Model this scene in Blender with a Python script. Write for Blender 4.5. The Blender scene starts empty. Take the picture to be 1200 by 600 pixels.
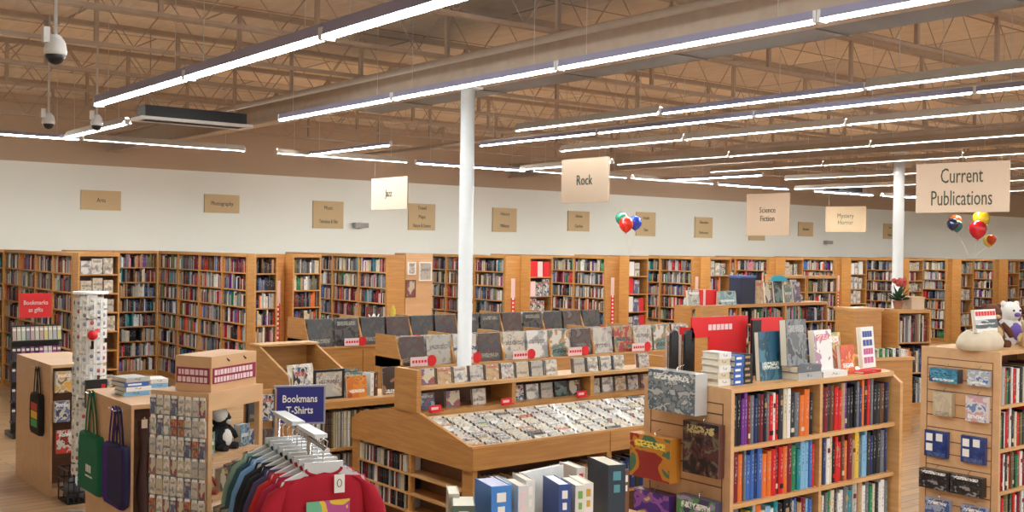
import bpy, math, random
from mathutils import Matrix, Vector
random.seed(11)
S = bpy.context.scene
COL = S.collection
PI = math.pi

# ---------------------------------------------------------------- camera, world, exposure
EYE = 2.45
cam_d = bpy.data.cameras.new('camera')
cam = bpy.data.objects.new('camera', cam_d)
COL.objects.link(cam)
cam_d.sensor_width = 36.0
cam_d.lens = 36.0 * 1265.0 / 1200.0
cam_d.clip_end = 200
_az = math.atan(1000.0 / 1265.0); _p = math.radians(-0.5); _r = math.radians(0.81)
F0 = Vector((math.sin(_az), math.cos(_az), 0)); R0 = Vector((F0.y, -F0.x, 0)); U0 = Vector((0, 0, 1))
Fv = F0 * math.cos(_p) + U0 * math.sin(_p); Uv = R0.cross(Fv)
Rv = R0 * math.cos(_r) + Uv * math.sin(_r); Uv = -R0 * math.sin(_r) + Uv * math.cos(_r)
m = Matrix((Rv, Uv, -Fv)).transposed().to_4x4()
m.translation = (0, 0, EYE)
cam.matrix_world = m
S.camera = cam
w = bpy.data.worlds.new('world'); S.world = w; w.use_nodes = True
w.node_tree.nodes['Background'].inputs[0].default_value = (1.0, 0.98, 0.95, 1)
w.node_tree.nodes['Background'].inputs[1].default_value = 0.8
S.view_settings.view_transform = 'Standard'
S.view_settings.look = 'None'
S.view_settings.gamma = 1
S.view_settings.use_curve_mapping = False
S.view_settings.exposure = 1.0
TUBE = 30.0

# ---------------------------------------------------------------- materials
MATS = {}
def nt(name):
    mt = bpy.data.materials.new(name); mt.use_nodes = True
    return mt, mt.node_tree.nodes, mt.node_tree.links, mt.node_tree.nodes['Principled BSDF']
def plain(name, c, rough=0.6, metal=0.0, noise=0.0, scale=30, coat=0.0, emis=0, alpha=1.0):
    if name in MATS: return MATS[name]
    mt, N, L, B = nt(name)
    B.inputs['Base Color'].default_value = (*c, 1)
    B.inputs['Roughness'].default_value = rough
    B.inputs['Metallic'].default_value = metal
    if coat: B.inputs['Coat Weight'].default_value = coat
    if alpha < 1: B.inputs['Alpha'].default_value = alpha
    if emis:
        B.inputs['Emission Color'].default_value = (0.93, 1.0, 1.0, 1); B.inputs['Emission Strength'].default_value = emis
    if noise:
        t = N.new('ShaderNodeTexCoord'); n = N.new('ShaderNodeTexNoise'); n.inputs['Scale'].default_value = scale
        n.inputs['Detail'].default_value = 3
        mx = N.new('ShaderNodeMixRGB'); mx.blend_type = 'MULTIPLY'
        r = N.new('ShaderNodeMapRange'); r.inputs['To Min'].default_value = 1 - noise; r.inputs['To Max'].default_value = 1 + noise
        L.new(t.outputs['Object'], n.inputs['Vector']); L.new(n.outputs[0], r.inputs['Value'])
        mx.inputs[0].default_value = 1; mx.inputs[1].default_value = (*c, 1)
        L.new(r.outputs[0], mx.inputs[2]); L.new(mx.outputs[0], B.inputs['Base Color'])
    MATS[name] = mt
    return mt
def wood(name, c1, c2, scale=(1, 14, 14), rough=0.45, planks=None, coat=0.15):
    if name in MATS: return MATS[name]
    mt, N, L, B = nt(name)
    t = N.new('ShaderNodeTexCoord'); mp = N.new('ShaderNodeMapping'); mp.inputs['Scale'].default_value = scale
    n = N.new('ShaderNodeTexNoise'); n.inputs['Scale'].default_value = 2.2; n.inputs['Detail'].default_value = 6; n.inputs['Distortion'].default_value = 0.6
    cr = N.new('ShaderNodeValToRGB'); cr.color_ramp.elements[0].position = .32; cr.color_ramp.elements[1].position = .7
    cr.color_ramp.elements[0].color = (*c1, 1); cr.color_ramp.elements[1].color = (*c2, 1)
    L.new(t.outputs['Object'], mp.inputs[0]); L.new(mp.outputs[0], n.inputs['Vector']); L.new(n.outputs[0], cr.inputs[0])
    out = cr.outputs[0]
    if planks:
        br = N.new('ShaderNodeTexBrick'); br.inputs['Scale'].default_value = 1
        br.inputs['Brick Width'].default_value = planks[0]; br.inputs['Row Height'].default_value = planks[1]
        br.inputs['Mortar Size'].default_value = planks[2]
        br.inputs['Color1'].default_value = (.82, .82, .82, 1); br.inputs['Color2'].default_value = (1.1, 1.1, 1.1, 1); br.inputs['Mortar'].default_value = (.45, .42, .4, 1)
        L.new(t.outputs['Object'], br.inputs['Vector'])
        mx = N.new('ShaderNodeMixRGB'); mx.blend_type = 'MULTIPLY'; mx.inputs[0].default_value = 1
        L.new(out, mx.inputs[1]); L.new(br.outputs[0], mx.inputs[2]); out = mx.outputs[0]
    L.new(out, B.inputs['Base Color'])
    B.inputs['Roughness'].default_value = rough; B.inputs['Coat Weight'].default_value = coat
    MATS[name] = mt
    return mt
def art(name, c1, c2, c3, scale=3.0, band=0.8, rough=0.35, ink=(0.9, .9, .88), seed=0.0, both=False):
    """a printed cover: blocks of three inks and one line of title marks, laid out on the UV of the cover"""
    if name in MATS: return MATS[name]
    mt, N, L, B = nt(name)
    uv = N.new('ShaderNodeUVMap'); uv.uv_map = 'UVMap'
    mp = N.new('ShaderNodeMapping'); mp.inputs['Location'].default_value = (seed, seed * 1.7, seed)
    n = N.new('ShaderNodeTexNoise'); n.inputs['Scale'].default_value = scale; n.inputs['Detail'].default_value = 2; n.inputs['Distortion'].default_value = .8
    L.new(uv.outputs[0], mp.inputs[0]); L.new(mp.outputs[0], n.inputs['Vector'])
    cr = N.new('ShaderNodeValToRGB'); cr.color_ramp.interpolation = 'CONSTANT'
    e = cr.color_ramp.elements; e[0].color = (*c1, 1); e[1].position = .47; e[1].color = (*c2, 1)
    e2 = e.new(.58); e2.color = (*c3, 1)
    L.new(n.outputs[0], cr.inputs[0])
    sp = N.new('ShaderNodeSeparateXYZ'); L.new(uv.outputs[0], sp.inputs[0])
    def cmp(val, c, eps):
        k = N.new('ShaderNodeMath'); k.operation = 'COMPARE'; k.inputs[1].default_value = c; k.inputs[2].default_value = eps
        L.new(val, k.inputs[0]); return k.outputs[0]
    def mul(a, b):
        k = N.new('ShaderNodeMath'); k.operation = 'MULTIPLY'; L.new(a, k.inputs[0]); L.new(b, k.inputs[1]); return k.outputs[0]
    wv = N.new('ShaderNodeTexNoise'); wv.inputs['Scale'].default_value = 26; wv.inputs['Detail'].default_value = 0
    L.new(mp.outputs[0], wv.inputs['Vector'])
    g = N.new('ShaderNodeMath'); g.operation = 'GREATER_THAN'; g.inputs[1].default_value = .45; L.new(wv.outputs[0], g.inputs[0])
    mask = mul(mul(cmp(sp.outputs['Y'], band, .075), cmp(sp.outputs['X'], .5, .38)), g.outputs[0])
    mx = N.new('ShaderNodeMixRGB'); L.new(mask, mx.inputs[0]); L.new(cr.outputs[0], mx.inputs[1]); mx.inputs[2].default_value = (*ink, 1)
    L.new(mx.outputs[0], B.inputs['Base Color']); B.inputs['Roughness'].default_value = rough
    B.inputs['Coat Weight'].default_value = .2
    MATS[name] = mt
    return mt

OAK = wood('oak', (.47, .215, .06), (.60, .305, .09), scale=(1.2, 1.5, 16))
OAKL = wood('light_oak', (.58, .305, .11), (.71, .405, .165), scale=(1.2, 1.5, 12))
TAN = wood('tan_laminate', (.62, .365, .185), (.69, .42, .22), scale=(1, 5, 5), rough=.55)
OAKD = wood('dark_oak', (.13, .055, .025), (.18, .08, .035))  # darker oak tone for case backs, inner panels and groove lines
FLOORM = wood('floor_planks', (.42, .25, .12), (.56, .35, .18), scale=(1, 9, 9), rough=.32, planks=(1.2, .14, .006), coat=.25)
DECK = wood('roof_deck', (.72, .60, .48), (.84, .72, .60), scale=(6, 1, 6), rough=.85, planks=(2.4, 1.2, .02), coat=0)
WALL = plain('cream_paint', (.86, .86, .79), .85, noise=.02, scale=1.2)
STEEL = plain('joist_paint', (.44, .34, .26), .6, noise=.15, scale=9)
DUCT = plain('duct_paint', (.13, .108, .085), .5, noise=.05, scale=2)
WHITE = plain('white_enamel', (.70, .70, .69), .35)
LILAC = plain('fixture_enamel', (.30, .29, .42), .4)
BLACK = plain('black_plastic', (.012, .012, .014), .4)
DARKM = plain('dark_metal', (.05, .05, .05), .4, metal=.6)
CHROME = plain('chrome', (.75, .75, .76), .18, metal=1)
RED = plain('red_print', (.74, .015, .02), .45)
CREAM = plain('cream_signboard', (.62, .47, .345), .7, noise=.03, scale=8)
OCHRE = plain('ochre_signboard', (.62, .45, .25), .7, noise=.03, scale=8)
INK = plain('dark_green_ink', (.05, .06, .035), .6)
PAGES = plain('page_edges', (.80, .74, .62), .8)
GLOW = plain('lit_tube', (1, 1, 1), .4, emis=TUBE)
GLOWW = plain('bright_lit_tube', (1, 1, 1), .4, emis=TUBE * 4.2)
PINKW = plain('pinkish_paper', (.84, .62, .62), .6)
PAPER = plain('white_paper', (.85, .84, .80), .6)

PAL = {'charcoal': (.035, .035, .04), 'black': (.012, .012, .016), 'slate grey': (.16, .17, .19), 'maroon': (.20, .02, .03),
 'red': (.60, .02, .02), 'orange': (.75, .17, .03), 'yellow': (.75, .50, .06), 'cream': (.68, .60, .44), 'white': (.78, .77, .74),
 'pale grey': (.45, .45, .44), 'navy': (.025, .04, .14), 'blue': (.05, .14, .45), 'sky blue': (.22, .45, .68), 'teal': (.02, .25, .30),
 'green': (.03, .22, .09), 'olive': (.18, .17, .06), 'brown': (.14, .06, .03), 'tan': (.45, .28, .14), 'purple': (.17, .04, .28), 'pink': (.65, .25, .33)}
def bookmat(cn):
    nm = 'cloth_' + cn.replace(' ', '_')
    if nm in MATS: return MATS[nm]
    c = PAL[cn]
    mt, N, L, B = nt(nm)
    uv = N.new('ShaderNodeUVMap'); uv.uv_map = 'UVMap'
    sp = N.new('ShaderNodeSeparateXYZ'); L.new(uv.outputs[0], sp.inputs[0])
    g = N.new('ShaderNodeTexCoord')
    n = N.new('ShaderNodeTexNoise'); n.inputs['Scale'].default_value = 55; n.inputs['Detail'].default_value = 0
    L.new(g.outputs['Object'], n.inputs['Vector'])
    a = N.new('ShaderNodeMath'); a.operation = 'COMPARE'; a.inputs[1].default_value = .62; a.inputs[2].default_value = .25; L.new(sp.outputs['Y'], a.inputs[0])
    b = N.new('ShaderNodeMath'); b.operation = 'COMPARE'; b.inputs[1].default_value = .5; b.inputs[2].default_value = .16; L.new(sp.outputs['X'], b.inputs[0])
    k = N.new('ShaderNodeMath'); k.operation = 'GREATER_THAN'; k.inputs[1].default_value = .5; L.new(n.outputs[0], k.inputs[0])
    m1 = N.new('ShaderNodeMath'); m1.operation = 'MULTIPLY'; L.new(a.outputs[0], m1.inputs[0]); L.new(b.outputs[0], m1.inputs[1])
    m2 = N.new('ShaderNodeMath'); m2.operation = 'MULTIPLY'; L.new(m1.outputs[0], m2.inputs[0]); L.new(k.outputs[0], m2.inputs[1])
    lum = sum(c) / 3
    ink = tuple(q*.45 + .26 for q in c) if lum < .35 else tuple(q*.5 for q in c)
    mx = N.new('ShaderNodeMixRGB'); L.new(m2.outputs[0], mx.inputs[0]); mx.inputs[1].default_value = (*c, 1); mx.inputs[2].default_value = (*ink, 1)
    L.new(mx.outputs[0], B.inputs['Base Color']); B.inputs['Roughness'].default_value = .6; B.inputs['Specular IOR Level'].default_value = .25
    MATS[nm] = mt
    return mt
ARTS = []
_r = random.Random(5)
_cols = [(.03,.03,.035), (.38,.05,.04), (.55,.50,.40), (.06,.10,.22), (.45,.25,.10), (.10,.20,.18), (.22,.21,.20), (.45,.42,.38), (.16,.09,.06), (.50,.36,.20), (.28,.36,.40), (.62,.58,.52), (.20,.10,.14), (.30,.20,.14)]
for i in range(22):
    a, b, c = _r.sample(_cols, 3)
    ARTS.append(art('cover_print_%d' % i, a, b, c, _r.uniform(1.5, 4), _r.choice([.82, .8, .2, .5]), seed=i * 3.1, ink=_r.choice([(.65,.62,.55), (.6,.5,.2), (.05,.05,.05), (.5,.1,.08)])))
LIGHTARTS = []
for i in range(10):
    a, b = _r.sample([(.68,.64,.56), (.58,.53,.45), (.50,.43,.32), (.44,.44,.42), (.60,.50,.36), (.70,.67,.62)], 2)
    LIGHTARTS.append(art('pale_cover_print_%d' % i, a, b, _r.choice([(.35,.28,.22), (.30,.30,.30), (.42,.20,.15), (.22,.26,.30), (.5,.4,.25)]), _r.uniform(2, 5), _r.choice([.82, .3, .6]), seed=50 + i * 2.3, ink=(.2,.17,.16)))
DARKARTS = []
for i in range(8):
    a, b = _r.sample([(.02,.02,.025), (.05,.05,.05), (.09,.07,.06), (.04,.05,.04), (.10,.04,.03)], 2)
    DARKARTS.append(art('dark_cover_print_%d' % i, a, b, _r.choice([(.2,.05,.03), (.15,.14,.12), (.06,.06,.07)]), _r.uniform(2, 4), _r.choice([.82, .2]), seed=90 + i * 2.3, ink=(.3,.28,.22)))

# ---------------------------------------------------------------- mesh builder
class MB:
    def __init__(s, *mats):
        s.v = []; s.f = []; s.mi = []; s.uv = []; s.mats = list(mats); s.smooth = []
    def mat(s, m):
        if m not in s.mats: s.mats.append(m)
        return s.mats.index(m)
    def face(s, pts, mi=0, uv=None, sm=False):
        n = len(s.v); s.v.extend(pts); s.f.append(tuple(range(n, n + len(pts)))); s.mi.append(mi); s.smooth.append(sm)
        s.uv.extend(uv if uv else [(0.02, 0.02)] * len(pts))
    def box(s, a, b, mi=0, M=None, skip='', uvf=''):
        x0, y0, z0 = a; x1, y1, z1 = b
        P = [(x0,y0,z0),(x1,y0,z0),(x1,y1,z0),(x0,y1,z0),(x0,y0,z1),(x1,y0,z1),(x1,y1,z1),(x0,y1,z1)]
        if M is not None: P = [tuple(M @ Vector(p)) for p in P]
        n = len(s.v); s.v.extend(P)
        for k, q in (('f',(0,1,5,4)),('r',(1,2,6,5)),('b',(2,3,7,6)),('l',(3,0,4,7)),('t',(4,5,6,7)),('d',(3,2,1,0))):
            if k in skip: continue
            s.f.append(tuple(n + i for i in q)); s.mi.append(mi); s.smooth.append(False)
            s.uv.extend([(0,0),(1,0),(1,1),(0,1)] if k in uvf else [(0.02,0.02)]*4)
        return s
    def prism(s, poly, h0, h1, axis='x', mi=0):
        """poly of 2-D points swept along an axis"""
        def P(u, v, t): return {'x': (t, u, v), 'y': (u, t, v), 'z': (u, v, t)}[axis]
        n = len(poly)
        A = [P(u, v, h0) for u, v in poly]; Bq = [P(u, v, h1) for u, v in poly]
        b = len(s.v); s.v.extend(A + Bq)
        s.f.append(tuple(b + i for i in range(n))); s.f.append(tuple(b + n + i for i in reversed(range(n))))
        s.mi += [mi, mi]; s.smooth += [False, False]; s.uv.extend([(0.02,0.02)] * 2 * n)
        for i in range(n):
            j = (i + 1) % n
            s.f.append((b + i, b + n + i, b + n + j, b + j)); s.mi.append(mi); s.smooth.append(False); s.uv.extend([(0.02,0.02)] * 4)
        return s
    def tube(s, path, r, n=8, mi=0, caps=True):
        path = [Vector(p) for p in path]; rs = r if isinstance(r, (list, tuple)) else [r] * len(path)
        b = len(s.v); up = None
        for i, p in enumerate(path):
            d = (path[min(i + 1, len(path) - 1)] - path[max(i - 1, 0)]).normalized()
            if up is None: up = Vector((0, 0, 1)) if abs(d.z) < .9 else Vector((1, 0, 0))
            x = d.cross(up).normalized(); y = x.cross(d).normalized(); up = y
            for k in range(n):
                a = 2 * PI * k / n
                s.v.append(tuple(p + x * math.cos(a) * rs[i] + y * math.sin(a) * rs[i]))
        for i in range(len(path) - 1):
            for k in range(n):
                q = (b + i * n + k, b + i * n + (k + 1) % n, b + (i + 1) * n + (k + 1) % n, b + (i + 1) * n + k)
                s.f.append(q); s.mi.append(mi); s.smooth.append(True); s.uv.extend([(0.02,0.02)] * 4)
        if caps:
            for k0 in (b, b + (len(path) - 1) * n):
                s.f.append(tuple(k0 + k for k in range(n))); s.mi.append(mi); s.smooth.append(False); s.uv.extend([(0.02,0.02)] * n)
        return s
    def lathe(s, prof, n=14, mi=0, c=(0, 0, 0), sx=1, sy=1):
        """prof: list of (radius, z)"""
        b = len(s.v)
        for r, z in prof:
            for k in range(n):
                a = 2 * PI * k / n
                s.v.append((c[0] + r * sx * math.cos(a), c[1] + r * sy * math.sin(a), c[2] + z))
        for i in range(len(prof) - 1):
            for k in range(n):
                s.f.append((b + i*n + k, b + i*n + (k+1) % n, b + (i+1)*n + (k+1) % n, b + (i+1)*n + k)); s.mi.append(mi); s.smooth.append(True); s.uv.extend([(0.02,0.02)] * 4)
        for k0 in (b, b + (len(prof) - 1) * n):
            s.f.append(tuple(k0 + k for k in range(n))); s.mi.append(mi); s.smooth.append(False); s.uv.extend([(0.02,0.02)] * n)
        return s
    def ball(s, c, r, mi=0, n=12, m=8, sx=1, sy=1, sz=1):
        return s.lathe([(max(r * math.sin(PI * i / m), 1e-4), -r * sz * math.cos(PI * i / m)) for i in range(m + 1)], n, mi, c, sx, sy)
    def mesh(s, name):
        me = bpy.data.meshes.new(name)
        me.from_pydata(s.v, [], s.f)
        for mt in s.mats: me.materials.append(mt)
        me.polygons.foreach_set('material_index', s.mi)
        me.polygons.foreach_set('use_smooth', s.smooth)
        ul = me.uv_layers.new(name='UVMap')
        flat = [c for p in s.uv for c in p]
        ul.data.foreach_set('uv', flat)
        me.update()
        return me
    def build(s, name, parent=None, loc=(0, 0, 0), rot=(0, 0, 0)):
        return put(name, s.mesh(name), parent, loc, rot)
def put(name, me, parent=None, loc=(0, 0, 0), rot=(0, 0, 0)):
    o = bpy.data.objects.new(name, me); COL.objects.link(o)
    o.location = loc; o.rotation_euler = rot
    if parent: o.parent = parent
    return o
def thing(name, label, cat, loc=(0, 0, 0), rz=0.0, group=None):
    o = bpy.data.objects.new(name, None); COL.objects.link(o); o.empty_display_size = .1
    o.location = loc; o.rotation_euler = (0, 0, rz)
    return tag(o, label, cat, group)
def tag(o, label, cat, group=None, kind=None):
    o['label'] = label; o['category'] = cat
    if group: o['group'] = group
    if kind: o['kind'] = kind
    return o
def struct(o): o['kind'] = 'structure'; return o
def dup(o, loc=None, rot=None, label=None):
    c = o.copy(); COL.objects.link(c)
    if loc is not None: c.location = loc
    if rot is not None: c.rotation_euler = rot
    if label: c['label'] = label
    for ch in list(o.children):
        k = ch.copy(); COL.objects.link(k); k.parent = c
        for g in list(ch.children):
            q = g.copy(); COL.objects.link(q); q.parent = k
    return c
def text(name, s, size, mt, parent=None, loc=(0, 0, 0), rot=(PI/2, 0, 0), ext=.002, sx=1.0, spacing=1.0, bold=0.0):
    cu = bpy.data.curves.new(name, 'FONT'); cu.body = s; cu.size = size; cu.align_x = 'CENTER'; cu.align_y = 'CENTER'; cu.extrude = ext
    cu.space_line = spacing; cu.resolution_u = 2; cu.offset = bold
    t = bpy.data.objects.new('tmp', cu); COL.objects.link(t)
    dg = bpy.context.evaluated_depsgraph_get(); dg.update()
    me = bpy.data.meshes.new_from_object(t.evaluated_get(dg)); me.name = name
    bpy.data.objects.remove(t)
    me.materials.clear(); me.materials.append(mt)
    o = put(name, me, parent, loc, rot); o.scale = (sx, 1, 1)
    return o
ORD = ['first','second','third','fourth','fifth','sixth','seventh','eighth','ninth','tenth','eleventh','twelfth','thirteenth','fourteenth','fifteenth','sixteenth','seventeenth','eighteenth','nineteenth','twentieth']
def ordi(n):
    if n < 20: return ORD[n]
    t = (n + 1) // 10; u = (n + 1) % 10
    tens = {2: 'twenty', 3: 'thirty', 4: 'forty', 5: 'fifty', 6: 'sixty', 7: 'seventy', 8: 'eighty', 9: 'ninety', 10: 'hundred', 11: 'hundred and ten', 12: 'hundred and twenty'}
    if u == 0: return {2: 'twentieth', 3: 'thirtieth', 4: 'fortieth', 5: 'fiftieth', 6: 'sixtieth', 7: 'seventieth', 8: 'eightieth', 9: 'ninetieth', 10: 'hundredth', 11: 'hundred and tenth', 12: 'hundred and twentieth'}[t]
    return tens[t] + '-' + ORD[u - 1]

# ---------------------------------------------------------------- the room
XL, XR, YB, YW = -3.0, 46.0, -6.0, 19.8
DECKZ = 4.95
struct(MB(FLOORM).box((XL, YB, -.1), (XR, YW, 0)).build('floor'))
struct(MB(WALL).box((XL, YW, 0), (XR, YW + .2, DECKZ)).build('wall_back'))
struct(MB(plain('brown_upper_wall', (.52, .385, .275), .9, noise=.04, scale=1)).box((XL, YW - .012, 3.80), (XR, YW, DECKZ)).build('trim_1'))  # thin brown band across the top of the back wall
struct(MB(WALL).box((XL - .2, YB, 0), (XL, YW + .2, DECKZ)).build('wall_left'))
struct(MB(WALL).box((XR, YB, 0), (XR + .2, YW + .2, DECKZ)).build('wall_right'))
struct(MB(DECK).box((XL - .2, YB, DECKZ), (XR + .2, YW + .2, DECKZ + .15)).build('ceiling'))

# open-web steel joists, parallel to the back wall
def joist_parts(t, x0, x1):
    L = x1 - x0
    b = MB(STEEL)
    b.box((0, -.035, 0), (L, -.005, .035)); b.box((0, .005, 0), (L, .035, .035)); b.build('bottom_chord', t)
    b = MB(STEEL); b.box((0, -.05, .52), (L, .05, .57)); b.build('top_chord', t)
    b = MB(STEEL); n = int(L / .75)
    for i in range(n):
        a = i * .75
        b.tube([(a, 0, .03), (a + .375, 0, .53)], .0065, 4, caps=False)
        b.tube([(a + .375, 0, .53), (a + .75, 0, .03)], .0065, 4, caps=False)
        if i % 2 == 0: b.box((a + .36, -.02, .03), (a + .40, .02, .53))
    b.build('web', t)
jt = None
for i, y in enumerate([2.2 + 1.75 * k for k in range(10)]):
    lab = 'brown open-web steel roof joist, %s counted from the back wall' % ordi(9 - i)
    if jt is None:
        jt = thing('roof_joist', lab, 'joist', (XL, y, DECKZ - .57), 0, 'roof joists'); joist_parts(jt, XL, XR)
    else:
        dup(jt, (XL, y, DECKZ - .57), label=lab)
# girders over the columns
for x, lab in ((6.42, 'deep painted girder carried by the white column in the middle of the photo'), (15.6, 'deep painted girder carried by the column beside the large hanging sign')):
    g = thing('roof_girder', lab, 'girder', (x, YB, 4.05), 0)
    MB(STEEL).box((-.1, 0, 0), (.1, YW - YB, .025)).build('bottom_flange', g)
    MB(STEEL).box((-.012, 0, .025), (.012, YW - YB, .30)).build('web', g)
    MB(STEEL).box((-.1, 0, .30), (.1, YW - YB, .325)).build('top_flange', g)
# air ducts
def duct(x0, x1, y0, y1, z0, z1, lab):
    d = thing('air_duct', lab, 'duct', ((x0 + x1) / 2, y0, z0))
    w = (x1 - x0) / 2
    MB(DUCT).box((-w, 0, 0), (w, y1 - y0, z1 - z0)).build('duct_body', d)
    y = 1.2
    while y < y1 - y0 - .1:
        MB(DUCT).box((-w - .01, y, -.008), (w + .01, y + .02, z1 - z0)).build('joint_flange', d); y += 1.5
duct(6.60, 7.55, -5.0, 12.4, 4.20, 4.375, 'wide flat grey-brown air duct running beside the middle girder')

# ceiling diffusers
def diffuser(x, y, z, w, d, lab):
    t = thing('air_vent', lab, 'vent', (x, y, z))
    MB(BLACK).box((-w/2, -d/2, .03), (w/2, d/2, .17)).build('grille_box', t)
    b = MB(WHITE)
    b.box((-w/2-.06, -d/2-.06, 0), (w/2+.06, -d/2, .035)); b.box((-w/2-.06, d/2, 0), (w/2+.06, d/2+.06, .035))
    b.box((-w/2-.06, -d/2, 0), (-w/2, d/2, .035)); b.box((w/2, -d/2, 0), (w/2+.06, d/2, .035)); b.build('frame', t)
    b = MB(DARKM)
    for i in range(7): b.box((-w/2, -d/2 + d*(i+.3)/7, .005), (w/2, -d/2 + d*(i+.5)/7, .03))
    b.build('slats', t)
    for s in (-1, 1): MB(STEEL).tube([(s*(w/2-.1),0,.17),(s*(w/2-.1),0,DECKZ-z)], .006, 6).build('hanger', t)
diffuser(5.02, 12.55, 3.86, 1.25, .26, 'white-rimmed black air vent hanging at the left end of the ceiling pipe')
diffuser(23.6, 16.3, 3.90, 1.0, .4, 'white-rimmed black air vent hanging left of the right-hand column')

# ceiling conduit
tag(MB(STEEL).tube([(5.85, -5, 4.2), (5.85, 15.4, 4.2)], .035, 8).build('sprinkler_pipe'), 'long brown-grey pipe running under the joists towards the back wall', 'pipe')
for x, q in ((10.9, 'second'), (17.0, 'third')):
    tag(MB(STEEL).tube([(x, -5, 4.22), (x, 19.7, 4.22)], .03, 8).build('sprinkler_pipe'), 'long brown-grey ceiling pipe, %s from the left' % q, 'pipe')

# ---------------------------------------------------------------- columns
def column(x, y, r, top, lab):
    t = thing('support_column', lab, 'column', (x, y, 0))
    MB(WHITE).lathe([(r, .02), (r, top)], 20).build('shaft', t)
    MB(WHITE).box((-.14, -.14, 0), (.14, .14, .02)).build('base_plate', t)
    MB(WHITE).box((-.11, -.11, top), (.11, .11, top + .02)).build('cap_plate', t)
column(6.2 + .2, 8.85, .072, 4.03, 'slim white round steel column standing among the record racks')
column(15.6, 9.75, .085, 4.03, 'white round steel column between wall cases and the large hanging sign')

# ---------------------------------------------------------------- strip lights
FIXL = 2.4
RAIL = plain('rail_enamel', (.42, .36, .30), .5)
def strip_light(kind, z, glow=None):
    """kind: wide / mid / slim with an open tube, deep with side skirts that shade the tube from the side"""
    h = {'wide': .030, 'mid': .021, 'slim': .013, 'deep': .013}[kind]
    t = thing('strip_light', '', 'ceiling light', (0, 0, z), 0, 'ceiling strip lights')
    if kind == 'deep':
        w_ = .055
        o = MB(RAIL).prism([(-.02, .085), (-w_, .008), (-w_ + .004, .004), (-.016, .075), (.016, .075), (w_ - .004, .004), (w_, .008), (.02, .085)], -FIXL/2, FIXL/2, 'x').build('housing', t)
        MB(WHITE).prism([(-w_ - .003, .0), (-w_ + .004, .0), (-w_ + .004, .007), (-w_ - .003, .007)], -FIXL/2, FIXL/2, 'x').build('rim', o)
        MB(WHITE).prism([(w_ - .004, .0), (w_ + .003, .0), (w_ + .003, .007), (w_ - .004, .007)], -FIXL/2, FIXL/2, 'x').build('rim', o)
    else:
        hh = max(h, .018)
        o = MB(LILAC).prism([(-hh*1.3, hh*2.8), (-hh*1.7, hh*.1), (-hh*1.05, hh*.1), (-hh*1.05, hh*1.2), (hh*1.05, hh*1.2), (hh*1.05, hh*.1), (hh*1.7, hh*.1), (hh*1.3, hh*2.8)], -FIXL/2, FIXL/2, 'x').build('housing', t)
    tz = .018 if kind == 'deep' else 0
    MB(glow or GLOW).lathe([(h*.6, -FIXL/2 + .02), (h, -FIXL/2 + .03), (h, FIXL/2 - .03), (h*.6, FIXL/2 - .02)], 8).build('tube', t, (0, 0, tz), (0, PI/2, 0))
    for s in (-.9, .9): MB(WHITE).tube([(s, 0, .06), (s, 0, DECKZ - z)], .0028, 4).build('hanger', t)
    hs = .03 if kind == 'deep' else h * 1.7
    for s in (-1, 1): MB(WHITE).box((s*FIXL/2 - .012, -hs, -h), (s*FIXL/2 + .012, hs, .055)).build('end_cap', t)
    return t
SRC = {k: strip_light(n, 3.86) for k, n in (('w', 'wide'), ('m', 'mid'), ('s', 'slim'), ('d', 'deep'))}
SRC['S'] = strip_light('slim', 3.86, GLOWW); SRC['D'] = strip_light('deep', 3.86, GLOWW)
_used = {}
def light(kind, x, y, rz, lab):
    src = SRC[kind]
    if kind not in _used:
        _used[kind] = 1; src.location = (x, y, src.location.z); src.rotation_euler = (0, 0, rz); src['label'] = lab; return
    dup(src, (x, y, src.location.z), (0, 0, rz), lab)
ROWS = [('wwwwww', 3.55, 11.4, 'leftmost long row'), ('mmmmmm', 5.55, 11.3, 'long row beside the middle column'), ('dsdds', 8.2, 10.3, 'dim row past the middle column'),
        ('ssssss', 9.05, 12.2, 'long thin row past the middle column'), ('ddds', 10.4, 12.0, 'dim row after the long thin one'), ('ddddd', 12.7, 13.2, 'row over the right-hand column'),
        ('ddds', 15.05, 13.2, 'row behind the large hanging sign'), ('dddd', 17.6, 13.5, 'far row past the large hanging sign'), ('dddd', 20.5, 13.5, 'second far row at the right'), ('dddd', 23.9, 13.5, 'third far row at the right'), ('dddd', 28, 13.5, 'fourth far row at the right'), ('dddd', 33, 13.5, 'farthest row at the right')]
for kinds, x, y0, lab in ROWS:
    for i, kind in enumerate(kinds):
        light(kind, x, y0 - FIXL/2 - i * (FIXL + .03), PI/2, 'strip light, %s from the back wall in the %s' % (ordi(i), lab))
for i, x in enumerate([3.4, 5.85, 8.8, 11.4, 14.0, 16.6, 19.2, 22.6, 25.4, 29, 33, 37, 41]):
    light('S' if i in (0, 3, 6, 7) else 'D', x, 15.6, 0, 'slim strip light, %s from the left in the row along the back wall' % ordi(i))
for i, x in enumerate([4.4, 8.1, 12.4, 16.3, 20.5, 25]):
    light('S' if i % 2 else 'D', x, 14.25, PI/2, 'short-row strip light meeting the back wall row, %s junction from the left' % ordi(i))

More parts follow.
